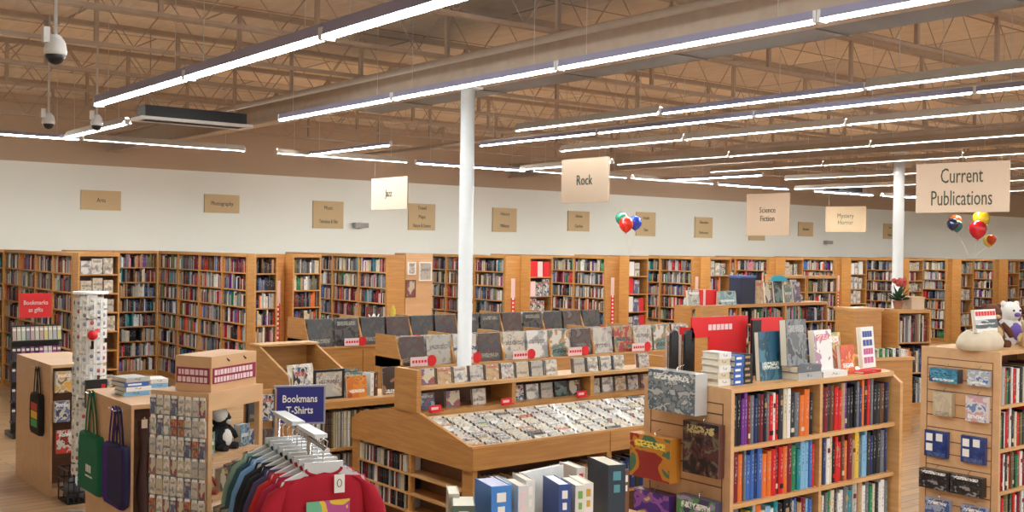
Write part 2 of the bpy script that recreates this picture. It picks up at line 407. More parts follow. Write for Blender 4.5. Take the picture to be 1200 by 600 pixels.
# security cameras
def ceiling_camera(x, y, z, s, lab):
    t = thing('security_camera', lab, 'camera', (x, y, z))
    MB(WHITE).tube([(0, 0, .09*s), (0, 0, DECKZ - z)], .012*s, 8).build('pole', t)
    MB(WHITE).lathe([(.03*s, .12*s), (.06*s, .08*s), (.072*s, .02*s), (.07*s, -.01*s)], 16).build('housing', t)
    MB(BLACK).ball((0, 0, -.01*s), .062*s, n=16, m=10).build('dome', t)
    MB(WHITE).box((-.085*s, -.05*s, .06*s), (-.045*s, .0, .16*s)).build('bracket', t)
ceiling_camera(2.01, 7.35, 3.66, 1.0, 'white dome security camera hanging nearest, top left of the photo')
ceiling_camera(3.39, 12.63, 3.75, .95, 'left one of the two distant white dome security cameras')
ceiling_camera(3.85, 12.42, 3.75, .95, 'right one of the two distant white dome security cameras')

# ---------------------------------------------------------------- signs
def wall_sign(x, z0, z1, lines, lab, w=.70):
    t = thing('wall_sign', lab, 'sign', (x, 19.795, z0), 0, 'section signs on the back wall')
    bd = MB(OCHRE).box((-w/2, -.03, 0), (w/2, 0, z1 - z0)).build('board', t)
    h = z1 - z0
    n = len(lines)
    for i, s in enumerate(lines):
        text('lettering', s, .11, INK, bd, (0, -.032, h * (1 - (i + .5) / n)), sx=min(1.0, 1.05 * w / (.062 * max(1, len(s)))) * .8)
for x, z0, z1, lines, lab in [
    (6.22, 3.0, 3.35, ['Arts'], 'small tan wall sign farthest left, one short word'),
    (8.5, 3.02, 3.37, ['Photography'], 'small tan wall sign second from left, one long word'),
    (10.8, 2.77, 3.33, ['Music', 'Television & Film'], 'squarish tan wall sign left of the small wall speaker'),
    (13.1, 2.78, 3.36, ['Travel', 'Maps', 'Nature & Science'], 'squarish tan wall sign just left of the middle column'),
    (15.4, 2.79, 3.34, ['History', 'Military'], 'squarish tan wall sign just right of the middle column'),
    (17.7, 2.85, 3.34, ['Home', 'Garden'], 'tan wall sign below the hanging board marked Rock'),
    (20.03, 2.77, 3.39, ['Health', 'Diet'], 'tan wall sign behind the blue balloon'),
    (22.25, 2.76, 3.32, ['Education', 'Reference'], 'tan wall sign right of the balloon pair'),
    (24.5, 2.72, 3.15, ['Religion'], 'tan wall sign half hidden by the two-line hanging board'),
    (26.75, 2.88, 3.3, ['Business'], 'tan wall sign between the two distant hanging boards'),
    (31.15, 2.87, 3.36, ['Law', 'Politics'], 'tan wall sign just left of the right-hand column')]:
    wall_sign(x, z0, z1, lines, lab)
CREAMD = plain('dull_cream_signboard', (.44, .34, .26), .7)
def hanging_sign(cx, cy, z0, z1, w, rz, lines, size, mt, lab, sx=.9):
    t = thing('hanging_sign', lab, 'sign', (cx, cy, z0), rz)
    h = z1 - z0
    bd = MB(mt).box((-w/2, -.012, 0), (w/2, .012, h)).build('board', t)
    n = len(lines)
    for i, s in enumerate(lines):
        text('lettering', s, size, INK, bd, (0, -.015, h * .5 + (n - 1) * size * .52 - i * size * 1.04), sx=sx, bold=.0)
    for s in (-w * .42, w * .42): MB(STEEL).tube([(s, 0, h - .01), (s, 0, DECKZ - z0)], .002, 4).build('wire', t)
hanging_sign(8.55, 9.45, 2.98, 3.5, .80, -PI/2 + .02, ['Rock'], .17, CREAM, 'cream hanging board reading Rock above the record racks', .78)
hanging_sign(8.93, 14.4, 3.0, 3.5, 1.05, -PI/2, ['Jazz'], .16, CREAMD, 'cream hanging board reading Jazz left of the middle column', .8)
hanging_sign(11.85, 6.6, 2.92, 3.5, 1.08, -PI/2 + .12, ['Current', 'Publications'], .25, CREAM, 'large cream hanging sign reading Current Publications', .60)
hanging_sign(16.1, 12.75, 2.72, 3.5, .95, -PI/2 + .05, ['Science', 'Fiction'], .15, CREAM, 'tall cream hanging board with two lines, right of centre', .8)
hanging_sign(21.8, 15.0, 2.9, 3.5, .95, -PI/2 + .3, ['Mystery', 'Horror'], .15, plain('dull_ochre_signboard', (.46, .33, .20), .7), 'ochre hanging board with two lines, left of the right-hand column', .8)

# ---------------------------------------------------------------- books
WEIGHTED = (['charcoal'] * 7 + ['black'] * 5 + ['slate grey'] * 7 + ['maroon'] * 6 + ['red'] * 2 + ['orange'] + ['cream'] * 5 + ['white'] * 4 + ['pale grey'] * 9
            + ['navy'] * 2 + ['blue'] + ['teal'] + ['green'] + ['olive'] * 2 + ['brown'] * 5 + ['tan'] * 5 + ['purple'] + ['pink'])
BRIGHT = ['charcoal', 'black', 'black', 'slate grey', 'maroon', 'red', 'red', 'orange', 'orange', 'yellow', 'cream', 'white', 'pale grey', 'navy', 'blue', 'blue', 'sky blue', 'teal', 'green', 'brown', 'tan', 'purple']
STUFF = MB(*[bookmat(c) for c in PAL]); SIDX = {c: i for i, c in enumerate(PAL)}; SPAGE = STUFF.mat(PAGES)
for a in ARTS + LIGHTARTS: STUFF.mat(a)
STALL = MB(*[bookmat(c) for c in PAL])
rb = random.Random(77)
def stuff_row(M, x0, x1, y, z, hmax, dmax, pal=WEIGHTED, tall=(.62, .97), thick=(.015, .034), gap=.05):
    x = x0
    run = rb.choice(pal)
    while x < x1 - .02:
        if rb.random() < gap: x += rb.uniform(.02, .09)
        if rb.random() < .75: run = rb.choice(pal)
        w_ = rb.uniform(*thick)
        if x + w_ > x1: break
        h = hmax * rb.uniform(*tall); d = dmax * rb.uniform(.75, .95); yo = y + rb.uniform(0, .012)
        STUFF.box((x, yo, z), (x + w_ - .0015, yo + d, z + h), SIDX[run], M, skip='bd', uvf='f')
        x += w_
def stuff_face(M, x0, x1, y, z, hmax, arts=None, lean=.05):
    x = x0
    arts = arts or (ARTS + LIGHTARTS)
    while x < x1 - .1:
        w_ = rb.uniform(.12, .17); h = hmax * rb.uniform(.7, .95)
        if x + w_ > x1: break
        STUFF.box((x, y, z), (x + w_ * .97, y + rb.uniform(.02, .1), z + h), STUFF.mat(rb.choice(arts)), M, skip='bd', uvf='f')
        x += w_ + rb.uniform(.0, .04)

CASEH = 2.28
def bookcase(name, lab, group, X, Y, rz, W, D, H=CASEH, n=8, fill='spine', pal=WEIGHTED, mt=None, base=.09, side=.024, skip_low=0):
    """front along local -y; local origin at the front left foot"""
    mt = mt or OAK
    t = thing(name, lab, 'bookcase', (X, Y, 0), rz, group)
    MB(mt).box((0, 0, 0), (side, D, H)).build('side_panel', t)
    MB(mt).box((W - side, 0, 0), (W, D, H)).build('side_panel', t)
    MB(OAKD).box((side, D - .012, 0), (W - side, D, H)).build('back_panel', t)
    MB(mt).box((side, 0, H - .05), (W - side, D - .012, H)).build('top_panel', t)
    MB(mt).box((side, .02, 0), (W - side, .04, base)).build('kick_board', t)
    pitch = (H - .05 - base) / n
    me = MB(mt).box((side, .004, 0), (W - side, D - .012, .02)).mesh('shelf')
    M = Matrix.Translation((X, Y, 0)) @ Matrix.Rotation(rz, 4, 'Z')
    for k in range(n):
        z = base + k * pitch
        put('shelf', me, t, (0, 0, z - .02 + .02))
        if k < skip_low: continue
        zt = z + .02
        if fill == 'spine': stuff_row(M, side + .004, W - side - .004, .025, zt, pitch - .02, D - .05, pal)
        elif fill == 'face': stuff_face(M, side + .02, W - side - .01, .03, zt, pitch - .02, *( [pal] if isinstance(pal[0], bpy.types.Material) else []))
        elif fill == 'mix':
            if k % 2 == 0: stuff_row(M, side + .004, W * .6, .025, zt, pitch - .02, D - .05, pal)
            else: stuff_face(M, side + .02, W - side - .01, .03, zt, pitch - .02)
    return t
NX = ['first', 'second', 'third', 'fourth', 'fifth', 'sixth', 'seventh', 'eighth', 'ninth', 'tenth', 'eleventh']
YN, YF = 15.72, 19.5
BW = (YF - YN) / 4
WX = [4.55, 7.17] + [7.17 + 2.54 * k for k in range(1, 10)]
BAYN = ['nearest', 'second nearest', 'third nearest', 'farthest']
for k, x in enumerate(WX):
    for b in range(4):
        # local x runs towards the camera
        yo = YF - b * BW
        bookcase('bookcase', 'tall oak bookcase side-on, %s bay, %s wing from the left' % (BAYN[3 - b], NX[k]), 'wing bookcases',
                 x, yo, -PI/2, BW, .28)
    wd = .57 if k == 0 else (1.14 if k == 1 else .92)
    px = x + (.0 if k == 0 else (.38 if k == 1 else 0))
    if k == 1:
        bookcase('bookcase', 'narrow oak bookcase facing forward, just left of the leftmost tall red strip', 'wing end bookcases', x, YN - .3, 0, .38, .28)
    # end board and end case
    if k > 0:
        pw = .26 if k == 1 else (.36 if k < 5 else .24)
        e = thing('end_panel', 'plain oak end board %s, %s wing from the left' % ('with a narrow red strip' if k in (1, 3, 4, 5, 7) else 'without any strip', NX[k]), 'panel', (px, YN - .04, 0), 0, 'wing end boards')
        MB(OAK).box((0, 0, 0), (pw - .01, .03, CASEH)).build('board', e)
        if k in (1, 3, 4, 5, 7):
            s = MB(RED).box((pw*.5 - .045, -.006, CASEH - 1.5), (pw*.5 + .045, 0, CASEH - .78)).build('red_strip', e)
            b = MB(PINKW); b.box((pw*.5 - .045, -.006, CASEH - .78), (pw*.5 + .045, 0, CASEH - .42)).build('pale_strip', e)
            b = MB(PAPER)
            for q in range(9): b.box((pw*.5 - .02, -.009, CASEH - 1.42 + q*.075), (pw*.5 + .022, -.006, CASEH - 1.38 + q*.075))
            b.build('printed_marks', e)
    else: pw = 0
    cw = wd - pw - (.38 if k == 1 else 0)
    if k == 2:
        e = thing('end_panel', 'broad plain oak end board with a framed picture, left of the middle column', 'panel', (px + pw, YN - .04, 0), 0)
        MB(TAN).box((0, 0, 0), (cw, .03, CASEH + .03)).build('board', e)
    else:
        pal = {0: LIGHTARTS, 3: [RED, PINKW, ARTS[3], RED], 4: [RED, PAPER, ARTS[1], ARTS[7]], 7: [PAPER] + LIGHTARTS[:3]}.get(k, WEIGHTED)
        fill = 'face' if isinstance(pal[0], bpy.types.Material) else ('mix' if k != 1 else 'spine')
        bookcase('bookcase', 'oak bookcase facing forward at the end of the %s wing from the left' % NX[k], 'wing end bookcases', px + pw, YN - .3, 0, cw, .28, n=8 if k in (0, 1, 8) else 6, fill=fill, pal=pal)
for i, (x, w_) in enumerate([(2.95, .8), (3.75, .8)]):
    bookcase('bookcase', 'tall oak bookcase against the back wall at the left edge of the photo, %s one' % ['left', 'right'][i], 'back wall bookcases', x, YF, 0, w_, .28)
for i, x in enumerate([5.55, 6.36]):
    bookcase('bookcase', 'tall oak bookcase against the back wall between the first and second wings, %s one' % ['left', 'right'][i], 'back wall bookcases', x, YF, 0, .8, .28)
# the last wing's neighbour, the run of cases at the right edge
for i in range(3):
    bookcase('bookcase', 'tall oak bookcase facing forward beyond the last wing, %s from the left' % NX[i], 'right end bookcases', 31.1 + i * .95, YN, 0, .95, .28)

# framed picture, small print and figures on the second wing's end board
def picture(x, y, z, w_, h, mt, fm, lab, rz=0):
    t = thing('framed_picture', lab, 'picture', (x, y, z), rz)
    f = MB(fm); e = .02
    f.box((-w_/2, -.02, 0), (w_/2, 0, e)); f.box((-w_/2, -.02, h - e), (w_/2, 0, h)); f.box((-w_/2, -.02, e), (-w_/2 + e, 0, h - e)); f.box((w_/2 - e, -.02, e), (w_/2, 0, h - e)); f.build('frame', t)
    MB(mt).box((-w_/2 + e, -.012, e), (w_/2 - e, -.002, h - e), uvf='f').build('print', t)
x2 = WX[2] + .36
picture(x2 + .40, YN - .04, 1.83, .26, .33, LIGHTARTS[4], PAPER, 'framed pale portrait print on the tan end board left of the column')
picture(x2 + .12, YN - .04, 1.94, .16, .22, LIGHTARTS[1], PAPER, 'small white framed print beside the larger pale portrait')
picture(x2 + .10, YN - .04, 1.55, .2, .3, ARTS[4], OAKD, 'brown print low on the tan end board left of the column')

# ---------------------------------------------------------------- individual books
BOOKMESH = {}
def book_mesh(cn, w_, h, d, style):
    key = (cn, round(w_, 3), round(h, 3), style)
    if key in BOOKMESH: return BOOKMESH[key]
    b = MB(bookmat(cn), PAGES)
    t_ = .003; bl = w_ * .12
    b.box((-w_/2, 0.004, 0), (-w_/2 + t_, d, h)); b.box((w_/2 - t_, .004, 0), (w_/2, d, h))
    b.box((-w_/2 + t_, .006, .004), (w_/2 - t_, d - .004, h - .005), 1)
    pts = [(-w_/2, .004), (-w_/4, -bl*.7 + .002), (0, -bl + .002), (w_/4, -bl*.7 + .002), (w_/2, .004)]
    for i in range(4):
        (xa, ya), (xb, yb) = pts[i], pts[i + 1]
        b.face([(xa, ya, 0), (xb, yb, 0), (xb, yb, h), (xa, ya, h)], 0, [(i/4, 0), ((i+1)/4, 0), ((i+1)/4, 1), (i/4, 1)], True)
    if style:
        acc = b.mat(bookmat('tan' if sum(PAL[cn]) < .7 else 'maroon') if style == 1 else bookmat({'black': 'red', 'red': 'black', 'blue': 'yellow'}.get(cn, 'cream')))
        z0 = h * (.68 if style == 1 else .12); z1 = z0 + h * .10
        b.box((-w_*.3, -bl - .0006, z0), (w_*.3, .001, z1), acc)
    BOOKMESH[key] = b.mesh('book'); return BOOKMESH[key]
NBOOK = [0]
def shelve(M, x0, x1, y, z, hmax, d, where, group, pal=BRIGHT, seed=1, thick=(.02, .048), lean=.0, cols=None):
    r = random.Random(seed); x = x0; i = 0
    rz = M.to_euler().z
    while x < x1 - .02:
        cn = cols[i % len(cols)] if cols else r.choice(pal)
        w_ = round(r.uniform(*thick) / .004) * .004; h = round(hmax * r.uniform(.80, .97) / .006) * .006
        if x + w_ > x1: break
        me = book_mesh(cn, w_, h, d, r.choice([0, 0, 0, 0, 1, 2]))
        p = M @ Vector((x + w_/2, y + r.uniform(0, .012), z))
        o = put('book', me, None, p, (0, 0, rz))
        tag(o, '%s book, %s from left, %s' % (('thick ' if w_ > .038 else 'thin ' if w_ < .026 else '') + cn, ordi(i), where), 'book', group)
        NBOOK[0] += 1
        x += w_ + .0012; i += 1
def rotz(X, Y, rz): return Matrix.Translation((X, Y, 0)) @ Matrix.Rotation(rz, 4, 'Z')

# a face-out book with its own parts; local front -y, origin at the bottom front edge centre
def face_book(x, y, z, w_, h, th, mt, lab, rz=0.0, lean=.12, group=None, name='display_book', cat='book', pages=True):
    t = thing(name, lab, cat, (x, y, z), rz, group); t.rotation_euler = (-lean, 0, rz)
    MB(mt).box((-w_/2, 0, 0), (w_/2, .003, h), uvf='f').build('front_cover', t)
    if pages: MB(PAGES).box((-w_/2 + .003, .003, .003), (w_/2 - .004, th - .003, h - .003)).build('page_block', t)
    else: MB(BLACK).box((-w_/2, .003, 0), (w_/2, th - .003, h)).build('case', t)
    MB(mt).box((-w_/2, th - .003, 0), (w_/2, th, h)).build('back_cover', t)
    return t
def flat_book(x, y, z, w_, d, th, cn, lab, rz=0.0, group=None, mt=None):
    t = thing('flat_book', lab, 'book', (x, y, z), rz, group)
    c = mt or bookmat(cn)
    b = MB(c); b.box((-w_/2, 0, 0), (w_/2, d, .003)); b.box((-w_/2, 0, th - .003), (w_/2, d, th)); b.box((-w_/2, 0, .003), (w_/2, .003, th - .003), uvf='f'); b.build('cover', t)
    MB(PAGES).box((-w_/2 + .004, .003, .003), (w_/2 - .004, d - .005, th - .003)).build('page_block', t)
    if cn in ('blue', 'charcoal'): MB(PAPER if cn == 'blue' else bookmat('tan')).box((-w_*.36, -.001, th*.3), (w_*.2, 0, th*.7)).build('spine_label', t)
    return t

# ---------------------------------------------------------------- slatwall gondolas with bookshelves
def slatwall(t, w_, h, y=0.0, frame=True, name='slat_panel', z0=.1, mt=None):
    """panel with grooves in front of local y, running from x 0..w_"""
    mt = mt or TAN
    MB(mt).box((0, y, z0), (w_, y + .018, h)).build(name, t)
    b = MB(OAKD); z = h - .11
    while z > z0 + .05: b.box((.05, y - .0015, z), (w_ - .05, y, z + .007)); z -= .10
    if frame:
        b.box((.045, y - .0015, z0 + .05), (.051, y, h - .06)); b.box((w_ - .051, y - .0015, z0 + .05), (w_ - .045, y, h - .06)); b.box((.045, y - .0015, h - .066), (w_ - .045, y, h - .06))
    b.build('grooves', t)
def gondola(x0, x1, y0, y1, H, shelves, divs, lab, chamfer=True):
    t = thing('gondola_shelf', lab, 'bookshelf', (x0, y0, 0))
    W = x1 - x0; D = y1 - y0
    MB(OAKL).box((.0, .012, H - .03), (W, D, H)).build('top_panel', t)
    poly = [(0, 0), (D, 0), (D, H + .0), (.06, H + .0), (-.035, H - .07), (-.035, 0)]
    MB(OAKL).prism(poly, W, W + .03, 'x').build('side_panel', t)
    MB(OAKL).box((0, 0, 0), (.03, D, H - .03)).build('side_panel', t)
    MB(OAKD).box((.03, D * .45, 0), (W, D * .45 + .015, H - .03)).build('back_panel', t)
    for z in shelves:
        MB(OAKL).box((.03, .0, z - .025), (W, D * .45, z)).build('shelf', t)
    for dx in divs: MB(OAKL).box((dx - .012, .012, 0), (dx + .012, D * .45, H - .03)).build('divider', t)
    # end panel, facing -x, child in local space
    e = MB(TAN).box((-.022, -.02, .0), (0, D + .04, H - .0)).build('slat_panel', t)
    b = MB(OAKD); z = H - .15
    while z > .1: b.box((-.0235, .04, z), (-.022, D - .02, z + .007)); z -= .10
    b.box((-.0235, .035, .1), (-.022, .041, H - .085)); b.box((-.0235, D - .02, .1), (-.022, D - .014, H - .085)); b.box((-.0235, .035, H - .091), (-.022, D - .014, H - .085))
    b.build('grooves', t)
    return t
G1 = (4.60, 6.19, 3.87, 4.47)
gondola(*G1, 1.69, [1.365, 1.05, .735, .42, .11], [.83], 'light oak gondola of bright hardcovers with a slatted end, centre right foreground')
for si, z in enumerate([1.365, 1.05, .735]):
    sn = ['top', 'second', 'third'][si]
    shelve(rotz(0, 0, 0), 4.635, 5.41, G1[2] + .02, z, .30, .2, '%s shelf, left bay of the two-bay gondola' % sn, 'hardcovers on the centre right gondola', seed=20 + si,
           cols={0: ['charcoal','black','purple','purple','maroon','slate grey','navy','charcoal','maroon','black','slate grey','red','white','red','charcoal','cream','white','charcoal','slate grey','orange','orange','black','green','charcoal'],
                 1: ['blue','maroon','orange','slate grey','blue','blue','navy','blue','orange','orange','red','maroon','red','orange','maroon','green','teal','sky blue','sky blue','blue','red','red','red','red'],
                 2: None}[si])
    shelve(rotz(0, 0, 0), 5.44, 6.17, G1[2] + .02, z, .30, .2, '%s shelf, right bay of the two-bay gondola' % sn, 'hardcovers on the centre right gondola', seed=40 + si,
           cols={0: ['brown','maroon','charcoal','brown','red','red','tan','purple','charcoal','black','black','slate grey','navy','orange','black','red','slate grey','black','charcoal','brown','black','navy'],
                 1: ['charcoal','navy','white','cream','black','red','red','brown','orange','maroon','tan','yellow','slate grey','sky blue','sky blue','charcoal','navy','black','charcoal','slate grey','navy','charcoal'],
                 2: ['tan','white','slate grey','green','cream','charcoal','white','white','slate grey','teal','pale grey','white']}[si])
G2 = (8.10, 10.6, 4.18, 4.78)
gondola(*G2, 1.69, [1.27, .93, .60, .27], [.83, 1.66], 'light oak gondola with a slatted end panel at the right edge of the photo')
for si, z in enumerate([1.27, .93, .60, .27]):
    shelve(rotz(0, 0, 0), 8.135, 8.92, G2[2] + .02, z, .32, .2, '%s shelf of the right edge gondola' % ['top', 'second', 'third', 'lowest'][si], 'books on the right edge gondola', seed=60 + si,
           cols=['maroon','charcoal','pale grey','red','green','charcoal','white','red','maroon','white','charcoal','cream','red','brown','olive','black','green'][si*3:] + ['red', 'white', 'maroon', 'charcoal'])

# things hung on the slatted ends
def hung(X, Y, z, w_, h, th, mt, lab, name='hanging_pack', cat='merchandise', group=None, win=False):
    t = thing(name, lab, cat, (X, Y, z), -PI/2, group)
    if win:
        for (a, c_) in ((-.085, .125), (.0, .13), (-.085, .045)): MB(PAPER).box((a, -th - .002, c_), (a + .055, -th, c_ + .06)).build('window', t)
    b = MB(mt); b.box((-w_/2, -th, 0), (w_/2, 0, h), uvf='f'); b.build('pack', t)
    b = MB(CHROME); b.tube([(0, -th * .5, h - .01), (0, -th * .5, h + .02), (0, .0, h + .03)], .003, 5); b.build('hook', t)
    mt.node_tree.nodes['Principled BSDF'].inputs['Coat Weight'].default_value = .5
    return t
ex = 4.60 - .026
A_ = art
hung(ex, 4.20, 1.53, .36, .23, .10, A_('silver_print', (.26,.28,.28), (.10,.14,.18), (.5,.5,.48), 7, .85, seed=3.3), 'silver-blue plastic-wrapped pack at the top of the centre gondola end')
hung(ex, 4.37, 1.12, .32, .25, .09, A_('sunset_print', (.33,.03,.025), (.60,.24,.03), (.08,.18,.10), 1.6, .8, seed=4.1, ink=(.9,.7,.1)), 'red and orange boxed pack with green middle on the slatted end')
hung(ex, 4.02, 1.20, .26, .29, .05, A_('dark_red_print', (.02,.015,.015), (.10,.03,.025), (.16,.14,.08), 5, .86, seed=6.1, ink=(.6,.5,.2)), 'dark picture pack right of the red and orange one')
hung(ex, 4.38, .84, .28, .20, .06, A_('violet_print', (.08,.03,.25), (.3,.1,.4), (.6,.5,.1), 2.4, .3, seed=7.1, ink=(.8,.7,.1)), 'purple pack lowest left on the centre gondola end')
hung(ex, 4.04, .84, .28, .23, .06, A_('green_violet_print', (.05,.05,.12), (.1,.3,.1), (.4,.3,.5), 2.4, .8, seed=8.1), 'dark green and purple pack lowest right on the centre gondola end')
ex = 8.10 - .026
BLU = A_('blue_square_print', (.012,.03,.15), (.02,.045,.19), (.03,.07,.26), 2.0, .1, seed=9.1, ink=(.1,.15,.3))
hung(ex, 4.58, 1.42, .24, .11, .08, A_('teal_mask_print', (.02,.2,.35), (.1,.35,.5), (.03,.05,.1), 4, .2, seed=10.1), 'teal-blue rounded pack at the top left of the right edge gondola end')
hung(ex, 4.31, 1.42, .17, .12, .05, A_('small_box_print', (.4,.45,.5), (.7,.7,.7), (.1,.2,.45), 4, .2, seed=11.1), 'pale blue small pack at the top right of the right edge gondola end')
hung(ex, 4.60, 1.15, .16, .19, .05, A_('beige_pouch', (.5,.42,.28), (.58,.5,.36), (.5,.42,.3), 2, .1, seed=12.1, ink=(.3,.25,.2)), 'beige pouch pack in the second row of the right edge gondola end')
hung(ex, 4.32, 1.14, .17, .20, .05, A_('pink_pack_print', (.6,.35,.4), (.7,.65,.65), (.15,.25,.5), 2.6, .2, seed=13.1), 'pink and white pack in the second row of the right edge gondola end')
hung(ex, 4.66, .81, .20, .21, .03, BLU, 'navy square folder with white windows, left of its pair', win=True)
hung(ex, 4.35, .81, .20, .21, .03, BLU, 'navy square folder with white windows, right of its pair', win=True)
for i, y in enumerate((4.65, 4.38)):
    hung(ex, y, .56, .26, .15, .07, A_('black_toy_print', (.01,.01,.012), (.03,.03,.035), (.28,.28,.28), 5, .85, seed=14.1), 'wide black pack near the bottom of the right edge gondola end, %s one' % ['left', 'right'][i])
for i, y in enumerate((4.63, 4.33)):
    hung(ex, y, .32, .21, .16, .05, A_('small_blue_print', (.04,.1,.3), (.3,.35,.5), (.1,.1,.15), 3, .8, seed=15.1), 'small blue pack in the lowest row of the right edge gondola end, %s one' % ['left', 'right'][i])

# things standing on the centre gondola
T1 = 1.69
def black_case(x, y, w_, h, lab):
    t = thing('rounded_case', lab, 'case', (x, y, T1))
    pts = [(-w_/2, 0), (w_/2, 0), (w_/2, h - w_*.5)] + [(w_/2 * math.cos(a), h - w_*.5 + w_*.5 * math.sin(a)) for a in [PI*k/8 for k in range(1, 8)]] + [(-w_/2, h - w_*.5)]
    MB(BLACK).prism(pts, 0, .02, 'y').build('pouch', t)
    MB(CHROME).box((-w_/2 - .012, .02, 0), (-w_/2 - .004, .04, h * .9)).build('stand_rail', t)
black_case(4.61, 4.30, .060, .29, 'tall black round-topped case, left of the pair on the gondola')
black_case(4.715, 4.28, .080, .29, 'tall black round-topped case, right of the pair on the gondola')
def header_box(x, y, z, w_, d, h, lab, n):
    t = thing('display_header', lab, 'display box', (x, y, z))
    b = MB(RED); b.box((-w_/2, 0, 0), (w_/2, .012, h)); b.box((-w_/2, 0, -.02), (-w_/2 + .01, d, h*.5)); b.box((w_/2 - .01, 0, -.02), (w_/2, d, h*.5)); b.build('card', t)
    b = MB(PINKW)
    for i in range(n): b.box((-w_*.22 + i * w_*.44/n, -.002, h*.34), (-w_*.22 + (i + .78) * w_*.44/n, 0, h*.62))
    b.build('printed_marks', t)
# stacks of books, each book its own thing
def stack(x, y, n, w_, d, th, cols, lab, group, rz=0, z=T1):
    for i in range(n):
        flat_book(x + rb.uniform(-.004, .004), y + rb.uniform(-.004, .004), z + i * (th + .0005), w_, d, th, cols[i % len(cols)], '%s, %s up' % (lab, ordi(i)), rz + rb.uniform(-.02, .02), group)
stack(4.668, 3.98, 5, .10, .13, .037, ['white', 'cream'], 'thick white book lying in the stack left of the blue stack', 'stacked white books on the gondola')
stack(4.770, 3.96, 5, .08, .15, .033, ['blue'], 'blue and white book lying in the blue stack', 'stacked blue books on the gondola')
stack(4.862, 3.97, 5, .075, .15, .033, ['charcoal'], 'dark grey book lying in the dark stack', 'stacked dark books on the gondola')
header_box(4.98, 4.28, T1 + .24, .50, .10, .12, 'wide red card display header with pale lettering above the stacks', 6)
for o in (1,):
    t = thing('display_header', 'second red card header, farther back behind the blue poster book', 'display box', (5.42, 4.28, T1 + .02))
    MB(RED).box((-.15, 0, .0), (.15, .012, .32)).box((-.15, .012, 0), (.15, .1, .02)).build('card', t)
    MB(PINKW).box((-.07, -.002, .2), (.07, 0, .225)).build('printed_marks', t)
t = thing('display_stand', 'thin black card stand between the red headers', 'stand', (5.235, 4.22, T1))
MB(BLACK).box((-.035, 0, 0), (.05, .012, .335)).box((-.04, -.02, 0), (.06, .06, .01)).build('card', t)
# support for the red header
MB(RED).box((-.10, .0, -.24), (.24, .012, 0)).build('card_foot', [o for o in bpy.data.objects if o.name == 'display_header'][0])
face_book(5.11, 4.0, T1, .20, .285, .035, A_('reef_print', (.02,.11,.20), (.012,.07,.11), (.05,.19,.27), 2.2, .30, seed=16, ink=(.7,.75,.7)), 'large blue-green picture book standing face out', lean=.08)
face_book(5.26, 3.93, T1 + .085, .19, .27, .05, A_('storm_print', (.13,.14,.15), (.22,.23,.24), (.06,.065,.07), 3.0, .8, seed=17, ink=(.4,.4,.39)), 'silver-grey hardcover standing on top of two lying books', lean=.07)
stack(5.34, 3.90, 2, .23, .20, .042, ['pale grey', 'slate grey'], 'grey book lying under the silver standing hardcover', 'lying books on the gondola')
face_book(5.44, 4.02, T1 + .0, .10, .24, .04, LIGHTARTS[3], 'pale book half hidden behind the white and red cover', lean=.1)
face_book(5.57, 3.96, T1 + .035, .19, .245, .04, A_('white_red_print', (.8,.78,.76), (.8,.78,.76), (.45,.25,.35), 2.2, .82, seed=18.3, ink=(.65,.12,.15)), 'white book with small red portrait standing face out', lean=.1, rz=.06)
stack(5.585, 3.90, 1, .24, .22, .034, ['white'], 'white book lying under the white and red standing cover', 'lying books on the gondola')
face_book(5.79, 4.04, T1, .15, .25, .03, A_('green_yellow_print', (.35,.42,.15), (.7,.5,.2), (.6,.1,.05), 2.2, .82, seed=19.3), 'green and yellow cover behind the orange one', lean=.1)
face_book(5.79, 3.94, T1, .145, .18, .03, A_('orange_print', (.7,.13,.03), (.65,.08,.03), (.8,.35,.05), 2.2, .3, seed=20.3), 'bright orange small cover beside the white and red book', lean=.12)
t = face_book(6.07, 3.98, T1 + .02, .16, .26, .03, PAPER, 'white cover with blue and pink block lettering at the right end', lean=.1, rz=.08)
bb = MB(plain('blue_ink', (.06,.09,.32), .5), plain('pink_ink', (.6,.12,.3), .5))
for r_, (n_, c_) in enumerate([(3, 1), (4, 1), (3, 0), (4, 0)]):
    for i in range(n_): bb.box((-.06 + i*.12/n_, -.002, .03 + r_*.055), (-.06 + (i + .8)*.12/n_, 0, .068 + r_*.055), c_)
bb.build('title_letters', t)
flat_book(5.96, 3.885, T1, .22, .09, .018, 'red', 'thin red book lying at the right end of the gondola top', rz=.1)

# things on the right edge gondola
t = face_book(8.20, 4.33, T1 + .14, .32, .18, .03, PAPER, 'white cover with red headline and dark picture on the bag', lean=.15)
b = MB(A_('dark_eye_print', (.03,.05,.06), (.04,.07,.08), (.5,.5,.5), 1.8, .5, seed=22.2)); b.box((-.17, -.002, .03), (.17, 0, .10), uvf='f'); b.build('cover_picture', t)
b = MB(RED)
for i in range(7): b.box((-.15 + i*.044, -.002, .13), (-.115 + i*.044, 0, .165))
b.build('headline', t)
def sack(x, y, z, w_, d, h, mt, lab):
    t = thing('cloth_sack', lab, 'sack', (x, y, z))
    b = MB(mt); prof = [(.42, 0), (.5, .1), (.52, .35), (.47, .65), (.40, .85), (.30, 1.0)]
    b.lathe([(r, q * h) for r, q in prof], 18, 0, (0, 0, 0), w_, d); b.build('bag_body', t)
    MB(mt).tube([(-.3*w_, 0, h), (-.15*w_, -.02, h*1.06), (.1*w_, .01, h*1.02), (.3*w_, 0, h)], .012, 6).build('rim', t)
sack(8.22, 4.40, T1, .50, .28, .15, plain('beige_cloth', (.62,.53,.40), .9, noise=.15, scale=14), 'beige cloth bag lying on the right edge gondola')
